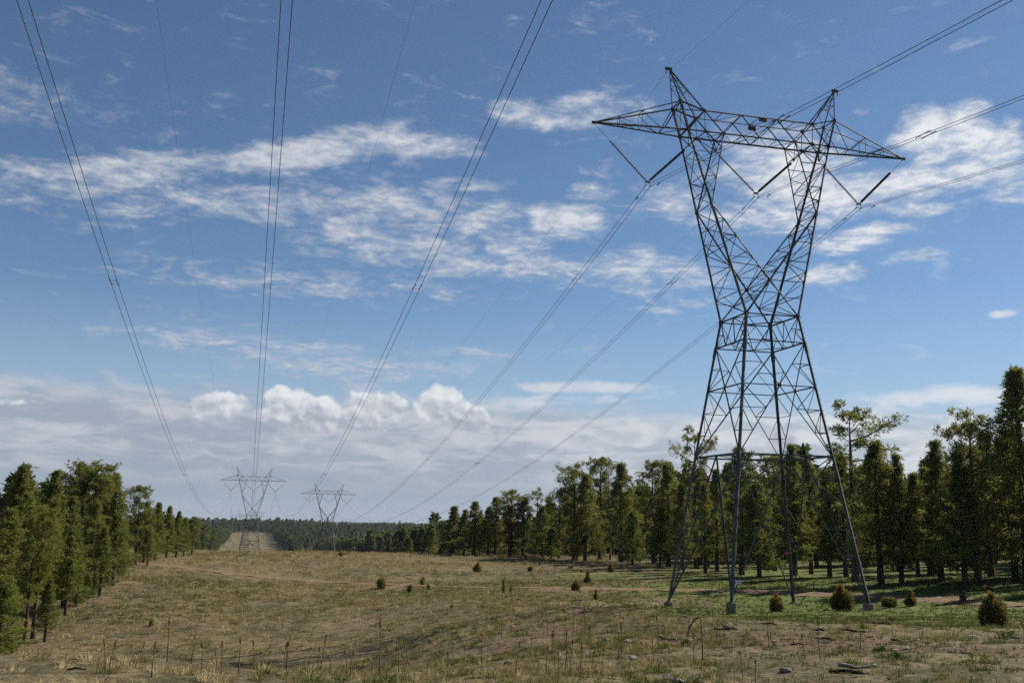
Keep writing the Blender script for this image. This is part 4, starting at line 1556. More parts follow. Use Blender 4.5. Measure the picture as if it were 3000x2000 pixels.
LAB_R = {
 'r1': 'tall open-crowned pine at the right, second from the picture edge', 'r2': 'dense pine in front of the tall open-crowned pine at the right',
 'r3': 'pointed dark pine left of the tall open-crowned pine', 'r4': 'ragged narrow pine with a double trunk right of the pylon',
 'r5': 'broad pointed pine standing first right of the pylon legs', 'r6': 'lone tall sparse pine rising above the right pylon leg',
 'r7': 'biggest tall pine cut by the right picture edge', 'r8': 'leafy pine between the tall open-crowned pine and the right edge',
 'r9': 'bright bushy pine framed by the pylon legs', 'r10': 'loose-crowned pine behind the nearest pylon leg', 'r11': 'spire-topped pine behind the right half of the pylon',
 'r12': 'rounded pine just inside the rear right pylon leg', 'r13': 'thin-crowned pine behind the middle of the pylon', 'r14': 'low pine behind the left bay of the pylon',
 'r15': 'tall thin sparse pine rising beside the left pylon leg', 'r16': 'full pine just left of the left pylon leg', 'r17': 'small bright bushy pine in front, left of the left pylon leg',
 'r18': 'open pine with a bare stem left of the pylon', 'r19': 'small bright conical pine before the broad dark pine', 'r20': 'broad dark pine with a wide skirt, left of the pylon',
 'r21': 'dead grey snag poking up beside the broad dark pine', 'r22': 'slender see-through pine left of the dead snag', 'r23': 'column-shaped bushy pine with a rounded top in the middle of the right wood',
 'r24': 'sparse tall pine at the step in the skyline of the right wood', 'r25': 'small yellow-green pine at the foot of the column-shaped pine', 'r26': 'small golden pine at the foot of the middle stretch of the right wood',
 'r27': 'dome-topped dark pine above the small golden pine', 'r28': 'see-through pine just left of the skyline step', 'r29': 'mid-height pine behind the dome-topped dark pine',
 'r30': 'thin pine with a wispy top left of the dome-topped pine', 'r31': 'dark pine right of the browned tree', 'r32': 'tall wispy pine standing behind the browned tree', 'r33': 'pine standing left of the browned tree',
 'r34': 'full green pine in the low left stretch of the right wood', 'r35': 'narrow pine near the left end of the right wood', 'r36': 'dark broad pine closing the left end of the right wood',
 'r37': 'pointed pine next to the last dark pine of the right wood', 'r38': 'tiny sunlit pine at the foot of the browned tree', 'r39': 'short pine between the two pointed pines right of the pylon',
 'r40': 'pine half hidden behind the right pylon leg', 'r41': 'browned dying pine among green ones, left of the pylon', 'r42': 'pine in the shade behind the right pylon leg, behind its neighbours',
 'r43': 'pine with a sunlit stem beside the biggest pine at the right edge', 'r44': 'dark pine behind the left half of the pylon', 'r45': 'dark pine directly behind the left pylon leg'}
LAB_L = {
 'l1': 'bright young pine at the left picture edge, lowest of all', 'l2': 'bare-stemmed pine in the hollow, leftmost of three front stems', 'l3': 'bare-stemmed pine in the hollow, middle of three front stems',
 'l4': 'small bright pine in the hollow, rightmost of three front stems', 'l5': 'pine on the slope right of the three front stems', 'l6': 'knee-high pine thicket at the tip of the left wood',
 'l7': 'large yellow-green pine filling the left edge', 'l8': 'tall dense pine topping the left wood at the edge', 'l9': 'full dark-topped pine, second crest of the left wood', 'l10': 'open see-through pine, third crest of the left wood',
 'l11': 'leaning pine with foliage only at its top', 'l12': 'spire-shaped pine right of the leaning pine', 'l13': 'thin-topped pine right of the dead snag in the left wood', 'l14': 'slim dead snag in the left wood',
 'l15': 'dense pine right of the thin-topped pine in the left wood', 'l16': 'round-topped pine on the falling skyline of the left wood', 'l17': 'dark pine at the step of the left skyline', 'l18': 'low full pine where the left wood meets the crest',
 'l19': 'slender pine at the far end of the left wood', 'l20': 'full pine under the open see-through pine', 'l21': 'full pine under the second crest of the left wood', 'l22': 'broad full pine below the spire-shaped pine',
 'l23': 'pine with a clear stem at the crest end of the left wood', 'l24': 'front pine of the left wood beside the dry slope', 'l25': 'pine behind the stem of the leaning pine', 'l26': 'small front pine where the red track meets the wood',
 'l27': 'dark pine behind the three front stems', 'l28': 'sapling pine beside the knee-high thicket', 'l29': 'pointed pine behind the crest at the left', 'l30': 'young front pine on the slope above the three front stems'}
taken = []
WIDE = {'r27': 1.35, 'r31': 1.35, 'r33': 1.35, 'r34': 1.45, 'r35': 1.4, 'r37': 1.4, 'r23': 1.15, 'r16': 1.1, 'r5': 1.1, 'r3': 1.1, 'r36': 1.6, 'r20': 1.15, 'r7': 1.15, 'r26': 1.4, 'l8': 1.05, 'l9': 1.0, 'l7': 1.25, 'l1': 1.35, 'l22': 1.2, 'l20': 1.1, 'l4': 1.15, 'r9': 1.1, 'l24': 1.1, 'l21': 1.05, 'r38': 1.3, 'l10': 1.15, 'l11': 1.3, 'l2': 0.85, 'l3': 0.85, 'r6': 1.1}
for lst, labs, g in ((TREES_R, LAB_R, 'pines along the edge of the right wood'), (TREES_L, LAB_L, 'pines along the edge of the left wood')):
    for (key, kd, x, y, h) in lst:
        snag = kd == 'snag'
        plant_tree(kd, x, y, h, labs[key], None if snag else g, 'dead_tree' if snag else 'pine_tree', WIDE.get(key), 'dead tree' if snag else 'pine tree')
        taken.append((x, y))


def px_of(x, y, z):
    d = y * _cp + z * _sp
    u = -y * _sp + z * _cp
    r = x * _cr + u * _sr
    u2 = -x * _sr + u * _cr
    return 1500 + 2917 * r / d, 1000 - 2917 * u2 / d


SKY_R = np.array([(1280, 1530), (1334, 1490), (1400, 1478), (1500, 1462), (1560, 1465), (1600, 1460), (1664, 1400), (1757, 1385), (1830, 1372), (1904, 1370), (1960, 1368), (2028, 1345), (2152, 1325), (2250, 1352), (2321, 1320), (2400, 1365),
                  (2480, 1360), (2561, 1310), (2630, 1345), (2690, 1390), (2735, 1310), (2831, 1290), (2917, 1290), (3000, 1180), (3200, 1100), (3600, 1100)], float)
SKY_L = np.array([(-600, 1380), (0, 1420), (60, 1400), (130, 1410), (180, 1440), (230, 1430), (300, 1440), (350, 1465), (415, 1480), (480, 1492), (532, 1522), (670, 1530)], float)


def fill(n, sampler, sky, kinds, label, group, mind=3.4, lo=0.72, hmax=24):
    k = tries = 0
    while k < n and tries < 6000:
        tries += 1
        x, y = sampler()
        if any((x - a) ** 2 + (y - b) ** 2 < mind * mind for a, b in taken):
            continue
        g = gz(x, y)
        px, py = px_of(x, y, g + 8)
        top = np.interp(px, sky[:, 0], sky[:, 1]) + trng.uniform(4, 70)
        # height that would reach the skyline there
        d = math.hypot(x, y)
        z1 = g + 1.0
        for _ in range(60):
            if px_of(x, y, z1)[1] <= top:
                break
            z1 += 0.4
        h = min(z1 - g, hmax)
        if h < 4.5:
            continue
        h *= trng.uniform(lo, 1.0)
        kd = str(trng.choice(kinds))
        plant_tree(kd, x, y, h, label, group)
        taken.append((x, y))
        k += 1
    return k


def s_right():
    az = math.radians(trng.uniform(9.0, 34.0))
    d = trng.uniform(128 if az > math.radians(18) else 165, 262) ** 1.0
    return d * math.sin(az), d * math.cos(az)


def s_right_end():
    az = math.radians(trng.uniform(-3.4, 9.5))
    d = trng.uniform(226, 285)
    return d * math.sin(az), d * math.cos(az)


def s_right_side():
    az = math.radians(trng.uniform(28.0, 40.0))
    d = trng.uniform(100, 190)
    return d * math.sin(az), d * math.cos(az)


def s_left():
    while True:
        az = math.radians(trng.uniform(-37, -19.0))
        d = trng.uniform(106, 232)
        x, y = d * math.sin(az), d * math.cos(az)
        if line_offset(x, y) < -21 - max(0, (d - 160)) * 0.10:
            return x, y


nr1 = fill(80, s_right, SKY_R, ['dense', 'bushy', 'cone', 'dense', 'mid'], 'shaded pine in the ranks behind the front row of the right wood', 'pines deep in the right wood', 3.4, 0.84)
nr2 = fill(34, s_right_end, SKY_R, ['dense', 'dense', 'cone', 'dense'], 'pine in the thick stand behind the left end of the right wood', 'pines behind the left end of the right wood', 3.0)
nr3 = fill(12, s_right_side, SKY_R, ['dense', 'mid', 'cone'], 'pine in the stand behind the biggest pine at the right edge', 'pines at the right picture edge', 4.0)
nl1 = fill(40, s_left, SKY_L + np.array([0, 62]), ['dense', 'mid', 'cone', 'dense', 'bushy'], 'pine in the ranks behind the front row of the left wood', 'pines deep in the left wood', 2.8, 0.6)


def beyond(n, az0, az1, d0, d1, cond, label, group):
    k = tries = 0
    while k < n and tries < 8000:
        tries += 1
        az = math.radians(trng.uniform(az0, az1))
        d = d0 + (d1 - d0) * trng.uniform(0, 1) ** 1.3
        x, y = d * math.sin(az), d * math.cos(az)
        if not cond(x, y, d) or any((x - a) ** 2 + (y - b) ** 2 < 16 for a, b in taken):
            continue
        kd = str(trng.choice(['dense', 'mid', 'cone', 'dense', 'tall', 'bushy']))
        h = trng.uniform(12, 19) + (4 if az1 < -15 else 0)
        g = gz(x, y)
        ytop = px_of(x, y, g + h)[1]
        if ytop > 1608 or ytop < (1513 if az1 < -15 else 1548):
            continue
        plant_tree(kd, x, y, h, label, group)
        taken.append((x, y))
        k += 1
    return k


nf1 = beyond(32, -12.5, -2.6, 262, 470, lambda x, y, d: line_offset(x, y) > 66, 'pine rising from the slope behind the meadow crest, right of the corridor', 'pines behind the crest right of the corridor')
nf2 = beyond(30, -19.5, -15.6, 262, 620, lambda x, y, d: line_offset(x, y) < -26, 'pine rising from the slope behind the meadow crest, left of the corridor', 'pines behind the crest left of the corridor')



# the far wood: one mass of some thousands of pines
def far_forest():
    r = np.random.default_rng(5)
    protos = []
    for s in range(6):
        n = 120
        t = r.uniform(0, 1, n)
        rad = (1 - t) ** 0.65 * np.minimum(1, 0.5 + t / 0.25) * r.uniform(0.55, 1.1, n)
        a = r.uniform(0, 6.28, n)
        C = np.c_[np.cos(a) * rad * 2.5, np.sin(a) * rad * 2.5, 15 * (0.16 + 0.84 * t)]
        D = unit(np.c_[np.cos(a), np.sin(a), 0.5 + 0 * a])
        V, F, T = needle_clumps(C, D, r.uniform(1.0, 1.9, n), 5, r, 0.26)
        tv = []
        for (z, q) in ((-1, 0.28), (13, 0.05)):
            for j in range(4):
                tv.append((q * math.cos(j * 1.571), q * math.sin(j * 1.571), z))
        tf = [(j, (j + 1) % 4, (j + 1) % 4 + 4, j + 4) for j in range(4)]
        F = np.r_[F, np.array(tf) + len(V)]
        V = np.r_[V, np.array(tv)]
        T = np.r_[T, np.full(8, -1.0)]
        protos.append((V, F, T))
    pts = []

    def scatter(n, az0, az1, d0, d1, power, cond=lambda x, y, d: True):
        az = np.radians(r.uniform(az0, az1, n))
        d = d0 + (d1 - d0) * r.uniform(0, 1, n) ** power
        x, y = d * np.sin(az), d * np.cos(az)
        ok = np.array([cond(a, b, c) for a, b, c in zip(x, y, d)])
        pts.append(np.c_[x, y][ok])

    def outside(x, y, d):
        o = line_offset(x, y)
        if d < 640:
            return o > 68 or o < -30
        if d < 860:
            return o > 66 or o < -36
        if d < 2190:
            return o > (66 if d < 1150 else 44) or o < -37
        return True
    scatter(2600, -21, 4, 400, 1100, 1.0, outside)
    scatter(1500, -22, 4, 900, 2300, 1.1, outside)
    scatter(2600, -24, 6, 2150, 3100, 1.2)
    scatter(700, -40, 40, 300, 800, 1.0, lambda x, y, d: outside(x, y, d) and not (-22 < math.degrees(math.atan2(x, y)) < 3))
    scatter(900, -19, -11, 2190, 2700, 1.0)
    # close ranks along both edges of the corridor
    for side in (-1, 1):
        dd = r.uniform(640, 2250, 420)
        o = side * (38 + r.uniform(0, 9, 420) + (28 if side > 0 else 0) * (dd < 1150) + (4 if side > 0 else 0))
        y = dd * 0.9694 - o * 0.2456 * 0
        x = o / 0.9694 - 0.2533 * y
        pts.append(np.c_[x, y])
    # saplings dotted over the clearing
    dd = r.uniform(980, 2100, 70)
    o = r.uniform(-34, 60, 70)
    small = len(np.concatenate(pts))
    pts.append(np.c_[o / 0.9694 - 0.2533 * dd * 0.9694, dd * 0.9694])
    # backs of the two near woods
    scatter(900, 5, 37, 215, 430, 1.0, lambda x, y, d: d > 262 or math.degrees(math.atan2(x, y)) > 16)
    scatter(260, -38, -20, 235, 420, 1.0, lambda x, y, d: line_offset(x, y) < -42)
    P = np.concatenate(pts)
    keep = np.hypot(P[:, 0] + 104, P[:, 1] - 583) > 14
    low = ((np.arange(len(P)) >= small) & (np.arange(len(P)) < small + 70))[keep]
    P = P[keep]
    z = ground_z(P[:, 0], P[:, 1])
    vs, fs, ts, o = [], [], [], 0
    for i in range(len(P)):
        V, F, T = protos[int(r.integers(6))]
        h = r.uniform(0.6, 1.3)
        if r.random() < 0.12:
            h *= r.uniform(1.1, 1.4)
        if low[i]:
            h *= r.uniform(0.08, 0.2)
        a = r.uniform(0, 6.28)
        c, s = math.cos(a), math.sin(a)
        w = h * r.uniform(0.85, 1.25)
        vs.append(np.c_[(V[:, 0] * c - V[:, 1] * s) * w + P[i, 0], (V[:, 0] * s + V[:, 1] * c) * w + P[i, 1], V[:, 2] * h + z[i]])
        fs.append(F + o)
        ts.append(np.clip(T + r.normal(0, 0.22), 0, 1))
        o += len(V)
    me = mesh_np('distant_forest', np.concatenate(vs), np.concatenate(fs), M_PINE_FAR, False, {'tint': np.concatenate(ts)})
    ob = link('distant_forest', me)
    tag(ob, 'mass of dark pines covering the far slopes to the horizon', 'forest', None, 'stuff')
    print('FAR TREES', len(P))


far_forest()


# ------------------------------------------------------------------ shrubs
def shrub_meshes(kind, seed):
    """unit height 1 m, unit width 1 m"""
    r = np.random.default_rng(seed)
    st = MB()
    n = {'round': 560, 'low': 460, 'spire': 440, 'open': 190}[kind]
    nl = {'round': 9, 'low': 8, 'spire': 7, 'open': 6}[kind]
    la = r.uniform(0, 6.28, nl)
    lr = r.uniform(0.10, 0.33, nl)
    lh = r.uniform(0.55, 0.95, nl) * np.where(lr > 0.24, 0.72, 1.0)
    lh[0], lr[0] = 1.0, 0.04
    if kind == 'low':
        lh = r.uniform(0.6, 1.0, nl)
    if kind == 'spire':
        lr *= 0.72
        lh[1:] *= 0.75
    lw = r.uniform(0.16, 0.25, nl) * (0.75 if kind == 'open' else 1.0)
    li = r.integers(0, nl, n)
    t = r.uniform(0, 1, n)
    a = r.uniform(0, 6.28, n)
    pr = np.sin(np.pi * np.clip(0.20 + 0.78 * t, 0, 1)) ** 0.8
    rad = lw[li] * pr * np.sqrt(r.uniform(0.15, 1.15, n))
    lean = 0.55 + 0.45 * t
    C = np.c_[np.cos(la[li]) * lr[li] * lean + np.cos(a) * rad, np.sin(la[li]) * lr[li] * lean + np.sin(a) * rad, 0.03 + 0.90 * t * lh[li]]
    D = unit(np.c_[np.cos(a) * 0.4 + np.cos(la[li]) * 0.3, np.sin(a) * 0.4 + np.sin(la[li]) * 0.3, 0.8 + 0 * a])
    S = r.uniform(0.10, 0.22, n)
    T = np.clip(0.15 + 0.55 * t + r.normal(0, 0.18, n), 0, 1)
    V, F, Tn = needle_clumps(C, D, S, 9, r, 0.10, T)
    low = mesh_np('foliage', V, F, M_JUNIPER if kind != 'open' else M_PINE_FRESH, False, {'tint': Tn})
    for j in range(7):
        b = r.uniform(0, 6.28)
        L = r.uniform(0.5, 0.85)
        q = 0.22 * r.uniform(0.3, 1)
        st.tube([(0, 0, -0.06), (math.cos(b) * q * 0.5, math.sin(b) * q * 0.5, L * 0.45), (math.cos(b) * q, math.sin(b) * q, L)], [0.022, 0.014, 0.005], 5, False)
    n2 = 560
    t2 = r.uniform(0, 1, n2)
    a2 = r.uniform(0, 6.28, n2)
    r2 = 0.40 * (1 - t2) ** 0.75 * np.sqrt(r.uniform(0.2, 1, n2)) * (0.8 + 0.3 * np.sin(a2 * 2 + seed))
    pick = r.integers(0, 4, n2)
    C2 = np.c_[np.cos(la[pick]) * lr[pick] * 0.8 + np.cos(a2) * r2 * 0.6, np.sin(la[pick]) * lr[pick] * 0.8 + np.sin(a2) * r2 * 0.6, 0.40 * lh[pick] + 0.68 * t2 * lh[pick]]
    V, F, Tn = needle_clumps(C2, unit(np.c_[np.cos(a2) * 0.35, np.sin(a2) * 0.35, 1 + 0 * a2]), r.uniform(0.09, 0.16, n2), 8, r, 0.10)
    rust = mesh_np('browned_tips', V, F, M_RUST, False, {'tint': Tn})
    return st.mesh('stem', M_BARK, True), low, rust


SHRUB = {k: [shrub_meshes(k, s) for s in ss] for k, ss in (('round', (1, 2)), ('low', (3, 4)), ('spire', (5, 6)), ('open', (7, 8)))}
# key, x, y, height, width
SHRUBS = [
('a',27.10,82.70,1.75,2.04),
('b',31.00,83.20,0.90,1.57),
('c',33.70,85.30,1.15,1.26),
('d',24.20,51.00,1.48,1.54),
('e',24.40,64.80,0.28,0.67),
('f',21.90,83.20,1.26,1.26),
('g',9.90,124.90,1.44,1.16),
('h',7.50,111.00,1.01,1.07),
('i',8.40,96.40,0.84,0.63),
('j',15.90,156.40,1.28,1.13),
('k',10.70,171.90,0.67,1.00),
('l',11.30,155.60,0.50,0.59),
('m',-4.40,153.20,1.32,1.47),
('n',-14.50,117.90,1.29,1.21),
('o',-32.20,196.40,1.02,1.14),
('p',3.60,158.20,1.03,1.03),
('q',-10.50,111.00,1.00,0.91),
('r',-10.20,123.60,1.12,0.85),
('s',-8.80,114.90,0.71,0.63),
('t',-0.30,102.70,1.57,0.56),
('u',-4.60,86.60,0.40,0.53),
('v',-14.90,224.50,1.30,1.31),
('w',-12.40,224.70,1.42,1.54),
('x',-28.80,83.70,0.66,0.63),
('y',-42.50,110.60,0.45,0.45),
]
SH_INFO = {  # kind, rusty tips, label, scale of height
 'a': ('round', 1, 'round juniper with an orange-brown top left of the rear right pylon footing'), 'b': ('low', 0, 'low dark green juniper just right of the right pylon footing'),
 'c': ('spire', 1, 'thin-topped olive juniper on the road edge right of the pylon'), 'd': ('round', 1, 'largest juniper with a rust-red tip near the right picture edge'),
 'e': ('low', 0, 'tiny flat green shrub in the grass below the low juniper'), 'f': ('round', 1, 'pointed juniper with a brown tip between the pylon feet'),
 'g': ('spire', 1, 'orange-topped juniper above the dirt road left of the pylon'), 'h': ('round', 1, 'compact rusty-topped juniper standing on the dirt road edge'),
 'i': ('spire', 1, 'small pointed juniper below the dirt road'), 'j': ('round', 1, 'shaded dark juniper near the right wood'), 'k': ('low', 0, 'small olive juniper before the right wood'),
 'l': ('low', 0, 'smallest olive juniper above the orange-topped one'), 'm': ('round', 1, 'rust-topped juniper in the middle of the meadow'), 'n': ('round', 0, 'dark green juniper beside the road in the centre of the meadow'),
 'o': ('round', 1, 'orange juniper on the skyline crest below the right distant pylon'), 'p': ('low', 0, 'spreading juniper in the meadow before the right wood'), 'q': ('open', 0, 'wispy pine seedling below the road'),
 'r': ('open', 0, 'wispy pine seedling on the road edge, taller of two'), 's': ('open', 0, 'wispy pine seedling on the road edge, shorter of two'), 't': ('open', 0, 'spindly pine sapling below the road in mid meadow'),
 'u': ('open', 0, 'small bright seedling on the middle slope'), 'v': ('spire', 1, 'orange juniper on the crest, left of a pair by the wood'), 'w': ('round', 1, 'orange juniper on the crest, right of a pair by the wood'),
 'x': ('open', 0, 'bright green seedling alone on the left slope'), 'y': ('open', 0, 'seedling at the top of the left slope near the wood')}
for (k, x, y, h, w) in SHRUBS:
    kd, rust, lab = SH_INFO[k]
    v = SHRUB[kd][ord(k) % 2]
    seedl = kd == 'open'
    root = empty('pine_seedling' if seedl else 'juniper_shrub', (x, y, gz(x, y) - 0.02), ord(k) * 1.7, 0, 0, (w, w, h))
    link('stem', v[0], root)
    link('foliage', v[1], root)
    if rust:
        link('browned_tips', v[2], root)
    tag(root, lab, 'seedling' if seedl else 'shrub', 'pine seedlings on the meadow' if seedl else 'junipers on the meadow')


# ------------------------------------------------------------------ stones, dead wood, stalks
def rock_mesh(seed, mat):
    r = np.random.default_rng(seed)
    import bmesh
    bm = bmesh.new()
    bmesh.ops.create_icosphere(bm, subdivisions=3, radius=0.5)
    dirs = unit(r.normal(size=(11, 3)))
    cuts = r.uniform(0.24, 0.44, 11)
    for v in bm.verts:
        p = np.array(v.co)
        for d, c in zip(dirs, cuts):
            e = p @ d - c
            if e > 0:
                p = p - d * e * 0.85
        p += r.normal(0, 0.008, 3)
        v.co = (p[0] * 1.1, p[1] * 0.8, p[2] * 0.62)
    me = bpy.data.meshes.new('rock')
    bm.to_mesh(me)
    bm.free()
    me.materials.append(mat)
    return me


ROCKS = [rock_mesh(i, M_ROCK) for i in range(4)] + [rock_mesh(10 + i, M_DARKROCK) for i in range(2)]


def log_meshes(seed, mat, broken=True):
    r = np.random.default_rng(seed)
    mb = MB()
    xs = np.linspace(-0.5, 0.5, 9)
    pts = [(x, 0.04 * math.sin(x * 5 + seed), 0.05 + 0.03 * math.sin(x * 7 + seed)) for x in xs]
    rad = [max(0.02, 0.062 * (1 - 0.45 * (x + 0.5)) * r.uniform(0.8, 1.15)) for x in xs]
    mb.tube(pts, rad, 8)
    kb = MB()
    for _ in range(3):
        i = int(r.integers(2, 8))
        a = r.uniform(0.3, 2.8)
        p = np.array(pts[i])
        kb.tube([p, p + np.array([r.uniform(-.1, .1), math.cos(a) * 0.12, math.sin(a) * 0.14])], [0.018, 0.006], 5)
    return mb.mesh('stem', mat, True), kb.mesh('broken_branch', mat, True)


def stump_meshes(seed):
    r = np.random.default_rng(seed)
    mb = MB()
    n = 14
    lev = [(-0.15, 0.30), (0.0, 0.26), (0.12, 0.19), (0.5, 0.165), (0.8, 0.16)]
    vs = []
    for z, q in lev:
        for j in range(n):
            a = 2 * math.pi * j / n
            rr = q * (1 + 0.12 * math.sin(a * 3 + seed) + 0.05 * r.normal())
            zz = z + (r.uniform(-0.12, 0.22) if z == lev[-1][0] else 0)
            vs.append((rr * math.cos(a), rr * math.sin(a), zz))
    vs.append((0, 0, 0.62))
    fs = [(i * n + j, i * n + (j + 1) % n, (i + 1) * n + (j + 1) % n, (i + 1) * n + j) for i in range(len(lev) - 1) for j in range(n)]
    c = len(vs) - 1
    fs += [((len(lev) - 1) * n + j, (len(lev) - 1) * n + (j + 1) % n, c) for j in range(n)]
    mb.add(vs, fs)
    kb = MB()
    for _ in range(4):
        a = r.uniform(0, 6.28)
        kb.tube([(0.12 * math.cos(a), 0.12 * math.sin(a), 0.3), (0.45 * math.cos(a), 0.45 * math.sin(a), r.uniform(0.0, 0.7))], [0.05, 0.012], 5)
    return mb.mesh('stem', M_CHARRED, True), kb.mesh('splinter', M_CHARRED, True)


LOGS = [log_meshes(i, M_CHARRED) for i in range(3)]
PLANKS = [log_meshes(10 + i, M_DEADWOOD) for i in range(3)]
STUMPS = [stump_meshes(i) for i in range(2)]
DEBRIS = [
('log',12.43,34.05,0.65),
('rock',11.59,33.02,0.10),
('wood',9.37,30.60,0.46),
('plank',6.50,20.76,0.20),
('plank',7.94,22.12,0.27),
('log',7.13,18.68,0.46),
('log',14.07,28.74,0.59),
('plank',13.92,27.98,0.50),
('stump',38.28,85.85,0.88),
('stump',44.38,107.45,0.48),
('rock',2.39,14.30,0.18),
('plank',7.80,32.32,0.35),
('rock',3.23,16.69,0.07),
('rock',11.65,95.54,0.36),
('rock',2.50,28.64,0.15),
('plank',3.76,28.75,0.30),
('rock',-5.07,10.88,0.09),
('log',-4.57,11.09,0.20),
('snagwood',-5.48,13.16,0.12),
('log',6.32,91.53,1.07),
('snagwood',4.82,95.13,0.52),
('stump',0.41,103.50,0.46),
('log',0.04,22.00,0.30),
('log',-2.28,50.45,0.76),
('rock',-27.65,70.25,0.29),
('log',-5.75,14.66,0.14),
('stump',3.59,196.22,0.81),
('stump',5.73,180.91,0.56),
('log',1.35,162.49,1.00),
('log',32.22,103.08,0.57),
('rock',-14.67,125.90,0.22),
('log',7.07,25.02,0.34),
('plank',5.11,23.19,0.24),
('rock',4.88,20.43,0.10),
('log',8.36,32.70,0.50),
('rock',0.74,14.23,0.09),
('log',-1.99,12.85,0.09),
('plank',2.65,20.08,0.12),
]
DB_LAB = ['dark log lying in the grass below the right pylon footing', 'white stone at the end of the dark log', 'grey heap of driftwood left of the dark log', 'pale splintered plank in the right foreground', 'pale branch piece right of the splintered plank',
 'dark charred log in the right foreground', 'grey log below the largest juniper', 'pale bleached log beside the grey log', 'gnarled dark stump on the dirt road at the right', 'tall broken stump under the right wood',
 'white boulder at the bottom edge of the picture', 'pale branch lying below the nearest pylon footing', 'white stone in the foreground grass under the pylon', 'grey boulder left of the left pylon footing', 'dark stone among the dry stalks',
 'pale plank lying among the dry stalks', 'pale stone on the dry mound at lower left', 'dark rotten log on the dry mound at lower left', 'twisted dark snag piece on the dry mound', 'dark log lying below the dirt road', 'dark root piece below the dirt road',
 'small dark stump below the spindly sapling', 'dark log on the near slope in the middle', 'low dark log on the middle slope', 'pale stone on the left slope', 'grey stick lying near the foot of the left slope', 'little stump before the right wood, left one',
 'little stump before the right wood, right one', 'dark log in the upper meadow', 'dark sun-shaded piece of wood by the road under the pylon', 'reddish stone beside the dark green juniper', 'dark log in the foreground below the pylon', 'pale plank in the foreground below the pylon',
 'pale stone beside the foreground planks', 'dark branch right of the nearest pylon footing', 'pale stone at the bottom edge left of the white boulder', 'dark log at the bottom edge in the middle', 'pale plank near the bottom edge below the pylon']
drng = np.random.default_rng(31)
for i, (k, x, y, w) in enumerate(DEBRIS):
    g = gz(x, y)
    rz = float(drng.uniform(-0.5, 0.5)) - math.atan2(x, y)
    lab = DB_LAB[i]
    if k == 'rock':
        me = ROCKS[4 + i % 2] if ('dark' in lab or 'grey' in lab) else ROCKS[i % 4]
        o = link('rock', me)
        o.location, o.rotation_euler, o.scale = (x, y, g + 0.12 * w), (0, 0, rz), (w, w, w)
        tag(o, lab, 'stone', 'stones lying in the meadow')
    elif k == 'stump':
        o = empty('tree_stump', (x, y, g), rz, 0, 0, max(w * 1.5, 0.75))
        for nm, me in zip(('stem', 'splinter'), STUMPS[i % 2]):
            link(nm, me, o)
        tag(o, lab, 'stump', 'tree stumps')
    else:
        src = PLANKS[i % 3] if k == 'plank' else LOGS[i % 3]
        s = w * (0.95 if k != 'plank' else 0.75)
        o = empty('fallen_branch' if k != 'log' else 'fallen_log', (x, y, g + 0.01), rz, 0, 0, (s, s * 1.15, s * (1.1 if k != 'wood' else 1.6)))
        for nm, me in zip(('stem', 'broken_branch'), src):
            link(nm, me, o)
        tag(o, lab, 'dead wood', 'pieces of dead wood in the meadow')
# small litter too many to tell apart
for i in range(95):
    az = math.radians(drng.uniform(-6, 31))
    d = drng.uniform(14, 46)
    if drng.random() < 0.25:
        az, d = math.radians(drng.uniform(-28, 10)), drng.uniform(40, 150)
    x, y = d * math.sin(az), d * math.cos(az)
    g = gz(x, y)
    s = drng.uniform(0.07, 0.24) * (1 + d / 60)
    rz = drng.uniform(0, 6.28)
    if drng.random() < 0.45:
        o = link('rock', ROCKS[int(drng.integers(6))])
        o.location, o.rotation_euler, o.scale = (x, y, g + 0.1 * s), (0, 0, rz), (s, s, s)
        tag(o, 'small stone scattered in the foreground grass', 'stone', 'small scattered stones')
    else:
        src = (PLANKS if drng.random() < 0.55 else LOGS)[int(drng.integers(3))]
        s *= 2.0
        o = empty('fallen_branch', (x, y, g), rz, 0, 0, (s, s, s))
        for nm, me in zip(('stem', 'broken_branch'), src):
            link(nm, me, o)
        tag(o, 'short stick lying in the foreground grass', 'dead wood', 'short sticks lying about')


def stalk_mesh(seed, bent=False):
    r = np.random.default_rng(seed)
    st, hd = MB(), MB()
    lx, ly = r.uniform(-0.06, 0.06, 2)
    pts = [(lx * t * t, ly * t * t, t) for t in np.linspace(-0.05, 0.80, 6)]
    st.tube(pts, [0.013, 0.012, 0.011, 0.010, 0.009, 0.009], 6)
    top = pts[-1]
    q = [(top[0] + lx * u * 0.5 + (0.25 * u if bent else 0), top[1] + ly * u * 0.5, top[2] + (0.2 * u if not bent else 0.12 * u - 0.55 * u * u)) for u in np.linspace(0, 1, 7)]
    hd.tube(q, [0.010, 0.014, 0.015, 0.014, 0.013, 0.010, 0.004], 7)
    for p in q[1:6]:
        for j in range(4):
            a = j * 1.57 + r.uniform(0, 1)
            hd.tube([p, (p[0] + 0.035 * math.cos(a), p[1] + 0.035 * math.sin(a), p[2] + 0.03)], [0.009, 0.003], 4)
    return st.mesh('stem', M_STALK, True), hd.mesh('seed_head', M_STALK, True)


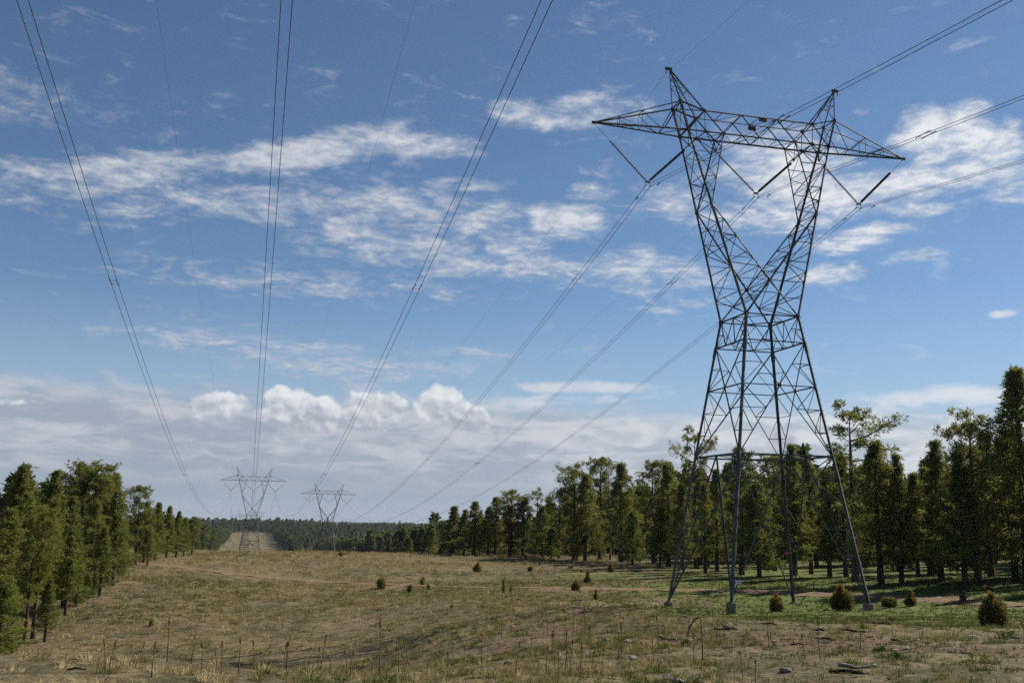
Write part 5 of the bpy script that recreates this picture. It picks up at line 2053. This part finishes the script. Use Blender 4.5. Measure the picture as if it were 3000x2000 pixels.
STALKS = [stalk_mesh(i) for i in range(6)]
STALK_AT = [
(1.02,13.96,0.45),(2.06,18.89,0.51),(2.73,19.06,0.45),(0.75,14.48,0.34),(0.83,14.48,0.41),(0.95,15.22,0.52),(4.40,28.41,0.28),(5.20,29.29,0.45),(5.16,25.23,0.59),(6.48,29.29,0.42),(3.34,13.85,0.32),(6.77,26.40,0.54),(8.04,32.52,0.52),(5.97,19.61,0.79),(12.78,37.37,0.31),(10.45,27.85,0.43),(5.49,18.97,0.47),(7.19,25.77,0.40),(12.82,25.46,0.53),(27.17,55.45,0.65),(6.89,13.60,0.25),(12.46,28.39,0.17),(11.83,28.92,0.25),(2.32,30.41,0.95),(1.76,21.43,0.67),(1.70,29.95,0.76),(0.14,14.25,0.46),(0.60,15.24,0.43),(-0.77,13.98,0.41),(1.11,18.47,0.69),(-0.14,32.00,0.61),(1.79,76.73,1.23),(0.76,30.49,0.65),(1.28,85.74,0.83),(-2.65,33.14,0.42),(-2.60,34.65,0.44),(-3.70,10.89,0.37),(-2.98,11.62,0.39),(-2.68,12.72,0.29),(-4.22,10.96,0.13),(-4.19,10.98,0.12),(-3.30,11.28,0.34),(-3.16,11.58,0.14),(-3.00,12.39,0.24),(-1.99,13.10,0.22),(-1.92,12.86,0.21),(-1.31,13.69,0.20),(0.92,19.23,0.63),(2.11,32.43,0.60),(12.05,98.01,1.17),(10.49,102.97,0.76),(17.36,90.35,1.01),(19.15,76.39,1.18),(1.32,32.22,0.70),(1.46,31.22,0.54),(3.52,15.35,0.36),(0.68,22.74,0.36),
]
for i in range(56):
    az = math.radians(drng.uniform(-4, 12))
    d = drng.uniform(17, 60)
    if drng.random() < 0.22:
        az, d = math.radians(drng.uniform(-25, -4)), drng.uniform(13.5, 18)
    elif drng.random() < 0.4:
        az, d = math.radians(drng.uniform(8, 30)), drng.uniform(17, 62)
    x, y = d * math.sin(az), d * math.cos(az)
    STALK_AT.append((x, y, drng.uniform(0.35, 0.85)))
for i, (x, y, h) in enumerate(STALK_AT):
    v = STALKS[i % 6]
    h = min(max(h, 0.35), 1.05)
    o = empty('dry_stalk', (x, y, gz(x, y)), drng.uniform(0, 6.28), drng.normal(0, 0.05), drng.normal(0, 0.05), (0.45 + 0.35 * h, 0.45 + 0.35 * h, h))
    link('stem', v[0], o)
    link('seed_head', v[1], o)
    tag(o, 'thin brown dead stalk standing upright in the foreground grass', 'stalk', 'dry stalks standing in the meadow')
bent = stalk_mesh(40, True)
o = empty('dry_stalk', (-0.46 + 4.2, 19.6, gz(3.74, 19.6)), 2.6, 0, 0, (1.2, 1.2, 1.05))
link('stem', bent[0], o)
link('seed_head', bent[1], o)
tag(o, 'thick dead stalk with its head snapped over, at the bottom edge', 'stalk', 'dry stalks standing in the meadow')


# leafy rosettes
def rosette(seed):
    r = np.random.default_rng(seed)
    V, F, T = needle_clumps(np.tile([0, 0, 0.03], (26, 1)) + r.normal(0, 0.05, (26, 3)) * [1, 1, 0.2], unit(np.c_[r.normal(0, 1, (26, 2)), np.full(26, 0.75)]), np.full(26, 0.2), 2, r, 0.24)
    return mesh_np('leafy_plant', V, F, M_GREENLEAF, False, {'tint': T})


ROS = rosette(3)
for i, (x, y) in enumerate(((8.2, 22.6), (4.6, 26.4), (13.9, 28.8), (10.6, 30.5), (6.9, 18.2), (15.2, 31.0), (2.2, 24.0))):
    o = link('leafy_plant', ROS)
    s = drng.uniform(0.6, 0.9)
    o.location, o.rotation_euler, o.scale = (x, y, gz(x, y)), (0, 0, i * 1.1), (s, s, s)
    tag(o, 'bright green leafy rosette in the right foreground', 'plant', 'leafy rosettes in the foreground')


# ------------------------------------------------------------------ grass
def grass():
    r = np.random.default_rng(9)

    def ring(n, d0, d1, az0=-37, az1=37):
        az = np.radians(r.uniform(az0, az1, n))
        d = np.sqrt(r.uniform(d0 * d0, d1 * d1, n))
        return np.c_[d * np.sin(az), d * np.cos(az)]

    def tufts(P, hgt, blades, lean, wid, tint, name, label, near=False):
        d = np.hypot(P[:, 0], P[:, 1])
        z = ground_z(P[:, 0], P[:, 1])
        n = len(P)
        az = r.uniform(0, 6.28, (n, blades))
        tilt = np.clip(np.abs(r.normal(lean, 0.42, (n, blades))), 0.05, 1.5)
        L = hgt[:, None] * r.uniform(0.55, 1.15, (n, blades))
        dirs = np.stack([np.cos(az) * np.sin(tilt), np.sin(az) * np.sin(tilt), np.cos(tilt)], -1)
        dirs[..., 0] += 0.16                       # combed by the wind
        dirs[..., 1] += 0.05
        dirs = unit(dirs)
        side = unit(np.cross(dirs, np.array([0.2, 0.3, 1.0]) + r.normal(0, 0.3, (n, blades, 3))))
        base = np.stack([P[:, 0], P[:, 1], z - 0.02], -1)[:, None, :] + np.stack([np.cos(az), np.sin(az), 0 * az], -1) * (hgt[:, None] * r.uniform(0, 0.55, (n, blades)))[..., None]
        w = (wid * (1 + d / 26.0))[:, None, None]
        midp = base + dirs * (L * 0.5)[..., None]
        tip = base + dirs * L[..., None] - np.array([0, 0, 1.0]) * (L * 0.34 * np.sin(tilt))[..., None]
        V = np.stack([base - side * w, base + side * w, midp + side * w * 0.7, tip, midp - side * w * 0.7], 2).reshape(-1, 3)
        k = len(V) // 5
        i = np.arange(k) * 5
        F = np.concatenate([np.stack([i, i + 1, i + 2, i + 4], 1), np.stack([i + 4, i + 2, i + 3, i + 3], 1)])
        F3 = np.concatenate([np.stack([i, i + 1, i + 2], 1), np.stack([i, i + 2, i + 4], 1), np.stack([i + 4, i + 2, i + 3], 1)])
        T = np.repeat(np.clip(tint[:, None] + r.normal(0, 0.07, (n, blades)), 0, 1).ravel(), 5)
        o = link(name, mesh_np(name, V, F3, M_GRASS, False, {'tint': T}))
        tag(o, label, 'grass', None, 'stuff')
        return len(F3)

    tot = 0
    P = np.concatenate([ring(4200, 9, 30), ring(13000, 28, 62), ring(26000, 60, 130), ring(26000, 125, 236)])
    x, y = P[:, 0], P[:, 1]
    d = np.hypot(x, y)
    az = np.degrees(np.arctan2(x, y))
    # bunchgrass stands in patches; thin it where the ground is bare, green or under the wood
    patch = vnoise(x, y, 7.0, 21) * 0.6 + vnoise(x, y, 2.6, 22) * 0.4
    g = green_mask(x, y)
    dens = 0.85 * np.clip(0.42 + (patch - 0.34) * 2.2, 0, 1) * (1 - 0.72 * g) * (1 - 0.55 * soil_mask(x, y))
    dens *= np.where((az < 2) & (d > 52), 1.15, 1.0) * np.where((az > 12) & (d < 60), 0.28, 1.0) * np.where((az > 7) & (d > 86), 0.35, 1.0)
    dens *= (road_dist(x, y) > 2.6)
    keep = r.random(len(P)) < dens
    P, d, g, patch = P[keep], d[keep], g[keep], patch[keep]
    mound = np.clip((-np.degrees(np.arctan2(P[:, 0], P[:, 1])) - 13) / 5, 0, 1) * (d < 26)
    tint = np.clip(0.55 + 0.30 * mound + 0.10 * (d > 150) - 0.42 * g + (vnoise(P[:, 0], P[:, 1], 11.0, 33) - 0.5) * 0.4 + r.normal(0, 0.24, len(P)), 0.1, 1)
    hg = r.uniform(0.26, 0.50, len(P)) * (0.75 + 0.5 * patch) * np.clip(0.32 + d / 110, 0.4, 1.1)
    for lo_, hi_, bl, ln in ((0, 30, 80, 0.95), (30, 62, 40, 1.0), (62, 130, 22, 1.0), (130, 400, 13, 0.95)):
        s = (d >= lo_) & (d < hi_)
        tot += tufts(P[s], hg[s] * (1 + np.clip(d[s] - 60, 0, 200) / 260), bl, ln, 0.0034, tint[s], 'dry_grass', 'dry tawny bunchgrass covering the meadow')
    P = np.concatenate([ring(15000, 9, 30, -12, 36), ring(24000, 28, 75, -8, 36), ring(16000, 70, 135, 0, 36)])
    g = green_mask(P[:, 0], P[:, 1])
    keep = (r.random(len(P)) < g * 1.1) & (road_dist(P[:, 0], P[:, 1]) > 2.2)
    P = P[keep]
    d = np.hypot(P[:, 0], P[:, 1])
    tint = np.clip(r.normal(0.16, 0.12, len(P)) + 0.12 * (vnoise(P[:, 0], P[:, 1], 5.0, 41) - 0.5), 0, 0.6)
    hg = r.uniform(0.05, 0.13, len(P)) * (1 + d / 120)
    tot += tufts(P, hg, 9, 0.5, 0.0035, tint, 'green_grass', 'short green grass under the pylon and the right wood')
    print('GRASS tris', tot)


grass()

# ------------------------------------------------------------------ the air
def haze():
    mb = MB()
    mb.box((0, 4000, 4), (11000, 13000, 0))
    lo, hi = -133.0, 62.0
    x0, x1, y0, y1 = -7000, 7000, -400, 9000
    vs = [(x, y, z) for z in (lo, hi) for y in (y0, y1) for x in (x0, x1)]
    me = bpy.data.meshes.new('haze')
    me.from_pydata(vs, [], [(0, 2, 3, 1), (4, 5, 7, 6), (0, 1, 5, 4), (2, 6, 7, 3), (0, 4, 6, 2), (1, 3, 7, 5)])
    m, t, out = material('pale_air')
    v = t.n.new('ShaderNodeVolumePrincipled')
    v.inputs['Color'].default_value = (0.72, 0.82, 1.0, 1)
    v.inputs['Density'].default_value = HAZE_DENSITY
    v.inputs['Anisotropy'].default_value = 0.2
    t.l.new(v.outputs[0], out.inputs['Volume'])
    me.materials.append(m)
    o = link('haze', me)
    tag(o, kind='stuff')


HAZE_DENSITY = 0.000028
if HAZE_DENSITY > 0:
    haze()
